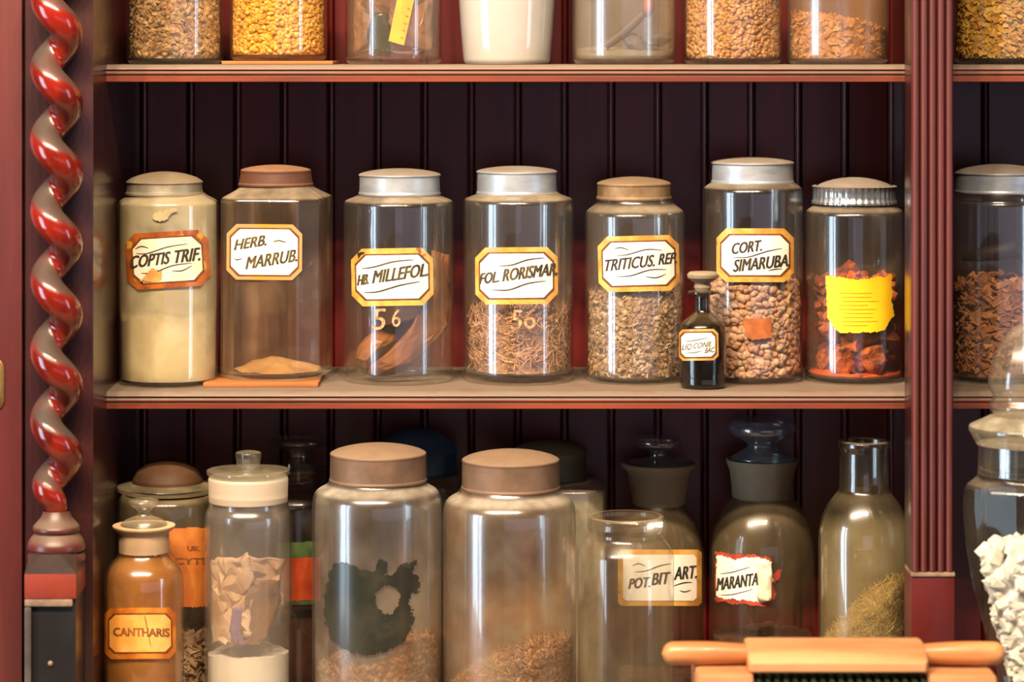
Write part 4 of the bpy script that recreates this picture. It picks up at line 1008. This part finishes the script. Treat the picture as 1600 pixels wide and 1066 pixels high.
# ------------------------------------------------------------------ bottom row, behind
J = Jar('domed_jar', 'wide jar with domed brown lid and orange label behind the CANTHARIS bottle', 'jar', 262, -0.03, Z_CTR); b = J.ybase
J.glass([(72, b), (77, b-5, 4), (78, b-16), (78, 1000), (78, 800, 0), (77, 780, 6), (70, 772)], 'glass_back', 'film_bottle', tb=0.012)
ld = J.lathe('flange', [(0, 768), (74, 768), (79, 764, 2), (79, 759, 2), (60, 754, 4), (0, 752)], 'glass_back')
J.lathe('lid', [(0, 754), (55, 754), (55, 749, 3), (48, 736, 5), (34, 725, 5), (16, 719), (0, 718)], 'lid_brown', ld)
torn_sheet(J, 78, [(252, 827), (300, 824), (336, 826), (336, 948), (252, 950)], 'orange_label', 0.0006, J.o, 'paper_label', seed=8, jitter=0.8)
add_writing(lambda x, y, o, J=J: J.wrap(x, y, 78, o), J.o.children[-1], [('CYTI', 296, 877, 46, 10, 0), ('UK', 302, 857, 18, 7, 0)], [], 'amber_ink', 0.001, shear=0.0)
filling('brown_leaves', J, 78, 985, 'flake', 12, 'roots', 'brown leaf scraps in the domed lid jar', 'herb', seed=41)

J = Jar('stoppered_bottle', 'dark bottle with flat stopper and orange-green label behind the knob lid jar', 'bottle', 466, 0.06, Z_CTR); b = J.ybase
J.glass([(55, b), (60, b-5, 4), (62, b-16), (62, 1000), (62, 800, 0), (60, 778, 14), (38, 758, 10), (36, 745), (44, 735, 3), (44, 730, 2), (34, 729)], 'glass_back', 'film_dark')
J.lathe('stopper', [(0, 745), (30, 744), (33, 729), (24, 722, 3), (18, 712, 4), (20, 704, 4), (40, 696, 4), (45, 690, 3), (42, 684, 3), (10, 682), (0, 682)], 'stopper_dark')
gl_ = torn_sheet(J, 62, [(430, 849), (500, 846), (500, 944), (430, 946)], 'green_label', 0.0006, J.o, 'paper_label', jitter=0.4, seed=2)
torn_sheet(J, 62, [(430, 873), (500, 871), (500, 938), (430, 940)], 'orange_red_label', 0.0011, gl_, 'label_field', jitter=0.4, seed=3)
powder('dark_powder', J, 62, 960, 'dark_contents', 'dark red-brown contents of the flat stopper bottle', 'powder')

J = Jar('storage_jar', 'jar with dark blue domed lid hidden behind the torn label jar', 'jar', 648, 0.06, Z_CTR); b = J.ybase
J.glass([(68, b), (73, b-5, 4), (75, b-16), (75, 1000), (75, 770, 0), (74, 752, 8), (66, 744, 4), (62, 740)], 'glass_back', 'film_bottle')
closed_lid(J, 66, 742, 702, 668, material='lid_blue')
powder('dark_powder', J, 75, 900, 'dark_contents', 'dark contents of the blue lidded jar', 'powder')

J = Jar('storage_jar', 'square-shouldered dusty jar with olive lid behind the hazy amber jar', 'jar', 864, 0.055, Z_CTR); b = J.ybase
J.glass([(74, b), (79, b-5, 4), (80, b-16), (80, 1000), (80, 776, 0), (80, 757, 4), (62, 753, 3), (58, 748)], 'glass_film', 'film_coptis', radial=chamfer_square(0.0, 0.3), blendy=(756, 752), segs=96)
closed_lid(J, 57, 752, 702, 688, material='lid_olive', cx=860)
powder('tan_powder', J, 78, 900, 'tan_powder', 'tan powder in the square-shouldered jar', 'powder')

def glass_bottle(label, cx, R, ysh, pts_n, Y=0.06, outer='glass_back', inner='film_bottle', name='stoppered_bottle'):
    J = Jar(name, label, 'bottle', cx, Y, Z_CTR); b = J.ybase
    J.glass([(R-7, b), (R-1, b-5, 4), (R, b-16), (R, 1000), (R, ysh, 0)]+pts_n, outer, inner)
    return J
J = glass_bottle('round-shouldered stoppered bottle labelled POT BITART', 1029, 71, 885, [(70.5, 862), (66, 838), (57, 815), (46, 796), (40, 788), (38, 782)])
J.lathe('ground_collar', [(35, 790), (41, 787), (43, 772), (46, 755), (48, 738), (58, 728, 3), (58, 723, 2), (46, 724), (42, 745), (35, 790)], 'ground_dark')
J.lathe('stopper', [(0, 788), (30, 786), (44, 725), (48, 721, 3), (30, 718, 4), (14, 714, 3), (13, 706, 3), (20, 702, 3), (35, 698, 4), (37, 690, 5), (33, 683, 4), (10, 681), (0, 681)], 'stopper_dark')
add_label(J, 71, 1031, 903, 131, 88, 5, 0, 'gold', 'white', 8, inset_y=8, line=False, ink='ink', bold=0.85, shear=0.25,
          texts=[('POT.', 999, 911, 33, 16, 5), ('BIT', 1033, 904, 29, 18, 5), ('ART.', 1071, 895, 35, 20, 5)],
          strokes=[([(988, 884), (998, 881), (1009, 885)], 1.4), ([(992, 894), (1010, 892), (1032, 884), (1050, 881)], 1.6), ([(1052, 916), (1068, 911), (1082, 910)], 1.8), ([(1062, 923), (1070, 925), (1080, 922)], 1.6)])
powder('brown_powder', J, 71, 1050, 'dark_contents', 'red-brown contents low in the POT BITART bottle', 'powder')

J = glass_bottle('large round-shouldered stoppered bottle with torn label reading MARANTA', 1191, 82, 872, [(81.5, 850), (77, 825), (68, 803), (55, 785), (46, 777), (44, 770)])
J.lathe('ground_collar', [(40, 780), (47, 776), (48, 760), (51, 735), (56, 722, 3), (57, 717, 2), (48, 718), (44, 740), (40, 780)], 'ground_dark')
J.lathe('stopper', [(0, 780), (36, 778), (47, 719), (49, 714, 3), (34, 706, 4), (24, 700, 4), (22, 694, 3), (34, 686, 6), (52, 676, 8), (53, 664, 8), (44, 655, 6), (20, 654, 3), (0, 657)], 'stopper_blue')
lb = torn_sheet(J, 82, [(1117, 862), (1130, 862), (1150, 866), (1180, 866), (1204, 873), (1206, 900), (1214, 890), (1220, 893), (1218, 906), (1208, 912), (1212, 936), (1196, 948), (1160, 945), (1130, 942), (1117, 938)], 'red_rim', 0.0006, J.o, 'torn_label', jitter=1.6, seed=5, cell=1.3)
torn_sheet(J, 82, [(1119, 868), (1150, 873), (1180, 872), (1202, 875), (1204, 900), (1208, 905), (1201, 915), (1208, 933), (1192, 942), (1160, 938), (1130, 934), (1119, 932)], 'white', 0.0011, lb, 'label_field', jitter=1.4, seed=6, cell=1.3)
crumpled('label_curl', [[(q[0], q[1]-dy, q[2]) for q, dy in ((J.wrap(x, y, 82, .001), d_) for x, d_ in ((1184, .0), (1190, .004), (1198, .006), (1206, .003)))] for y in (876, 895, 915, 938)], 'white_stained', None, None, amp=0.002, freq=90, parent=lb, seed=3, thick=.0005)
add_writing(lambda x, y, o, J=J: J.wrap(x, y, 82, o), lb, [('MARANTA', 1152, 909, 64, 19, 8)], [([(1190, 893), (1188, 902), (1184, 914)], 2.6), ([(1188, 894), (1192, 891), (1197, 890)], 2.2), ([(1124, 897), (1145, 894), (1172, 886)], 1.2), ([(1124, 930), (1145, 929), (1176, 921)], 1.2)], 'ink', 0.0016, bold=0.8, shear=0.2)
powder('brown_powder', J, 82, 990, 'dark_contents', 'red-brown contents low in the MARANTA bottle', 'powder', bump=.008)

J = glass_bottle('olive-coated open flask with narrow neck beside the fluted post', 1350, 71, 850, [(70, 828), (65, 806), (56, 788), (46, 775, 4), (39, 766, 4), (38, 745), (38, 705, 2), (41, 698, 2), (41, 690, 2), (37, 688)], Y=-0.06, outer='glass_green', inner='film_olive', name='glass_flask')
filling('straw_shreds', J, 71, 948, 'needle', 8.5, 'straw', 'straw coloured shreds sloping inside the olive flask', 'herb', seed=51, slope=.075)

# ------------------------------------------------------------------ urn and pill roller on the counter front
J = Jar('glass_urn', 'faceted clear glass urn with tall pointed finial lid, holding white crystals', 'urn', 1606, -0.32, Z_CTR); b = J.ybase
oct_ = lambda a: 0.93/math.cos(((a+PI/8+PI/8) % (PI/4))-PI/8) if False else (math.cos(PI/8)/math.cos(((a) % (PI/4))-PI/8))
J.glass([(56, b), (62, b-4, 3), (60, b-16, 4), (30, b-34, 8), (24, b-48, 8), (34, b-66, 8), (48, 1050), (60, 1012), (74, 960), (88, 905), (97, 850), (101, 805), (101, 775, 10), (98, 758, 8), (80, 745, 5), (76, 738), (76, 732)], 'glass_urn', 'film_none', radial=oct_, blendy=(752, 740), segs=96, t=0.004, tb=0.05)
nk = J.lathe('neck_ring', [(71, 741), (78, 740, 2), (77, 735), (76, 700), (76, 694), (71, 694), (71, 741)], 'ribbed_glass', segs=120, radial=lambda a: 1+0.006*math.sin(a*30), sharp=70)
ld = J.lathe('lid', [(0, 694), (80, 694), (82, 690, 2), (92, 672, 3), (91, 666, 2), (70, 656, 6), (58, 650, 4), (0, 650)], 'glass_lid')
J.lathe('finial', [(0, 650), (40, 650), (56, 644, 4), (59, 634, 5), (54, 625, 4), (52, 618, 3), (60, 606, 5), (59, 590), (54, 565), (44, 540), (30, 520), (14, 508), (0, 504)], 'stopper', ld, segs=48, radial=lambda a: 1+0.03*abs(math.sin(a*6)), sharp=60)
rng = random.Random(9)
GC = 'white crystals in the faceted urn'
def urn_r(y):
    t_ = [(48, 1050), (60, 1012), (74, 960), (88, 905), (97, 850)]
    for (r1, y1), (r2, y2) in zip(t_, t_[1:]):
        if y2 <= y <= y1: return r1+(r2-r1)*(y1-y)/(y1-y2)
    return 48 if y > 1050 else 97
pr = [(0, 1062), (14, 1060), (22, 1040), (33, 1008), (44, 962), (54, 905), (58, 885), (40, 878), (0, 876)]
o = J.lathe('crystal_mass', pr, 'crystal', segs=40)
o.parent = None; o.location = (J.x, J.Y, J.zb); tag(o, 'packed white crystal chips deep inside the faceted urn', 'crystals', kind='stuff')
for i in range(170):
    y = rng.uniform(862, 1056) if i < 140 else rng.uniform(852, 866); a = rng.uniform(-PI*.75, PI*.2) if i < 140 else rng.uniform(0, 2*PI)
    sz = rng.uniform(.010, .016)
    rr = urn_r(y)*J.s*0.925-0.0045-sz*1.1 if i < 140 else rng.uniform(0, .9)*(88*J.s*.9-.015)
    q = lump('crystal_chip', (J.x+rr*math.sin(a), J.Y-rr*math.cos(a), J.zb+J.z(y)), sz, 'crystal', i+5, 'white crystal chip inside the faceted urn', 'crystal', GC, sub=1, rough=.5)
    q.data.shade_flat()

# pill machine: wooden base with end rails and grooved metal bed; the roller lies on it
Yp = -0.47; s_ = S(Yp)
zr = P(0, 1052, Yp-.04).z           # underside of the roller
pm = empty('pill_machine', ((1305-CX)*s_, Yp, Z_CTR+0.0006), 'pale wooden pill machine with grooved green-tinged metal bed on the counter', 'pill machine')
ox = (1305-CX)*s_; H_ = zr-Z_CTR
box('base', (1100-CX)*s_-ox, (1530-CX)*s_-ox, -.06, .075, 0.0, H_-.045, 'pale_wood', pm, b=.004)
box('end_rail', (1085-CX)*s_-ox, (1172-CX)*s_-ox, -.05, .05, H_-.046, H_-.0005, 'pale_wood', pm, b=.005)
box('end_rail', (1442-CX)*s_-ox, (1546-CX)*s_-ox, -.05, .05, H_-.046, H_-.002, 'pale_wood', pm, b=.005)
bed = box('metal_bed', (1174-CX)*s_-ox, (1440-CX)*s_-ox, -.055, .055, H_-.046, H_-.012, 'green_metal', pm, b=.001)
b0 = None
for i in range(19):
    xx = (1180-CX)*s_-ox+i*(254*s_/18)
    if b0 is None: b0 = box('bed_rib', -.0022, .0022, -.053, .053, 0, .0045, 'green_metal', bed, b=.001); o = b0
    else: o = b0.copy(); col.objects.link(o); o.parent = bed
    o.location = (xx, 0, H_-.012)
rl = empty('pill_roller', ((1303-CX)*s_, Yp, zr+0.001), 'flat pale wooden pill roller with two turned handles lying on the pill machine', 'pill roller')
hb = 0.0235; wx = 138*s_
pr = [(-.043, 0), (-.0442, .0015), (-.0442, .0092), (-.0425, .0112), (-.028, .0178), (-.012, .0222), (.004, .0236), (.018, .0232), (.027, .0205), (.03, .016), (.03, 0)]
n = len(pr); xs_ = [(-wx, .9), (-wx+.003, 1), (wx-.003, 1), (wx, .9)]
v = [(x, y*k+(1-k)*-.005, z*k+(1-k)*.011) for x, k in xs_ for y, z in pr]
f = [(j*n+i, j*n+(i+1) % n, (j+1)*n+(i+1) % n, (j+1)*n+i) for j in range(3) for i in range(n)]+[tuple(range(n)), tuple(range(3*n, 4*n))]
link('roller_block', v, f, 'pale_wood', rl)
def handle(x0, x1, zoff):
    n = 32; pts, rad = [], []
    for i in range(n+1):
        t = i/n; pts.append((x0+(x1-x0)*t, -.004, zoff+.0005*math.sin(t*3))); e = max(0.0, 1-((t-.88)/.12)**2) if t > .88 else 1
        rad.append((.0096+.0026*math.sin(t*PI*.75))*math.sqrt(max(e, .004)))
    tube('handle', pts, rad, 'handle_wood', rl, 20)
handle(-wx+.004, (1034-1303)*s_, .0112); handle(wx-.004, (1570-1303)*s_, .0112)
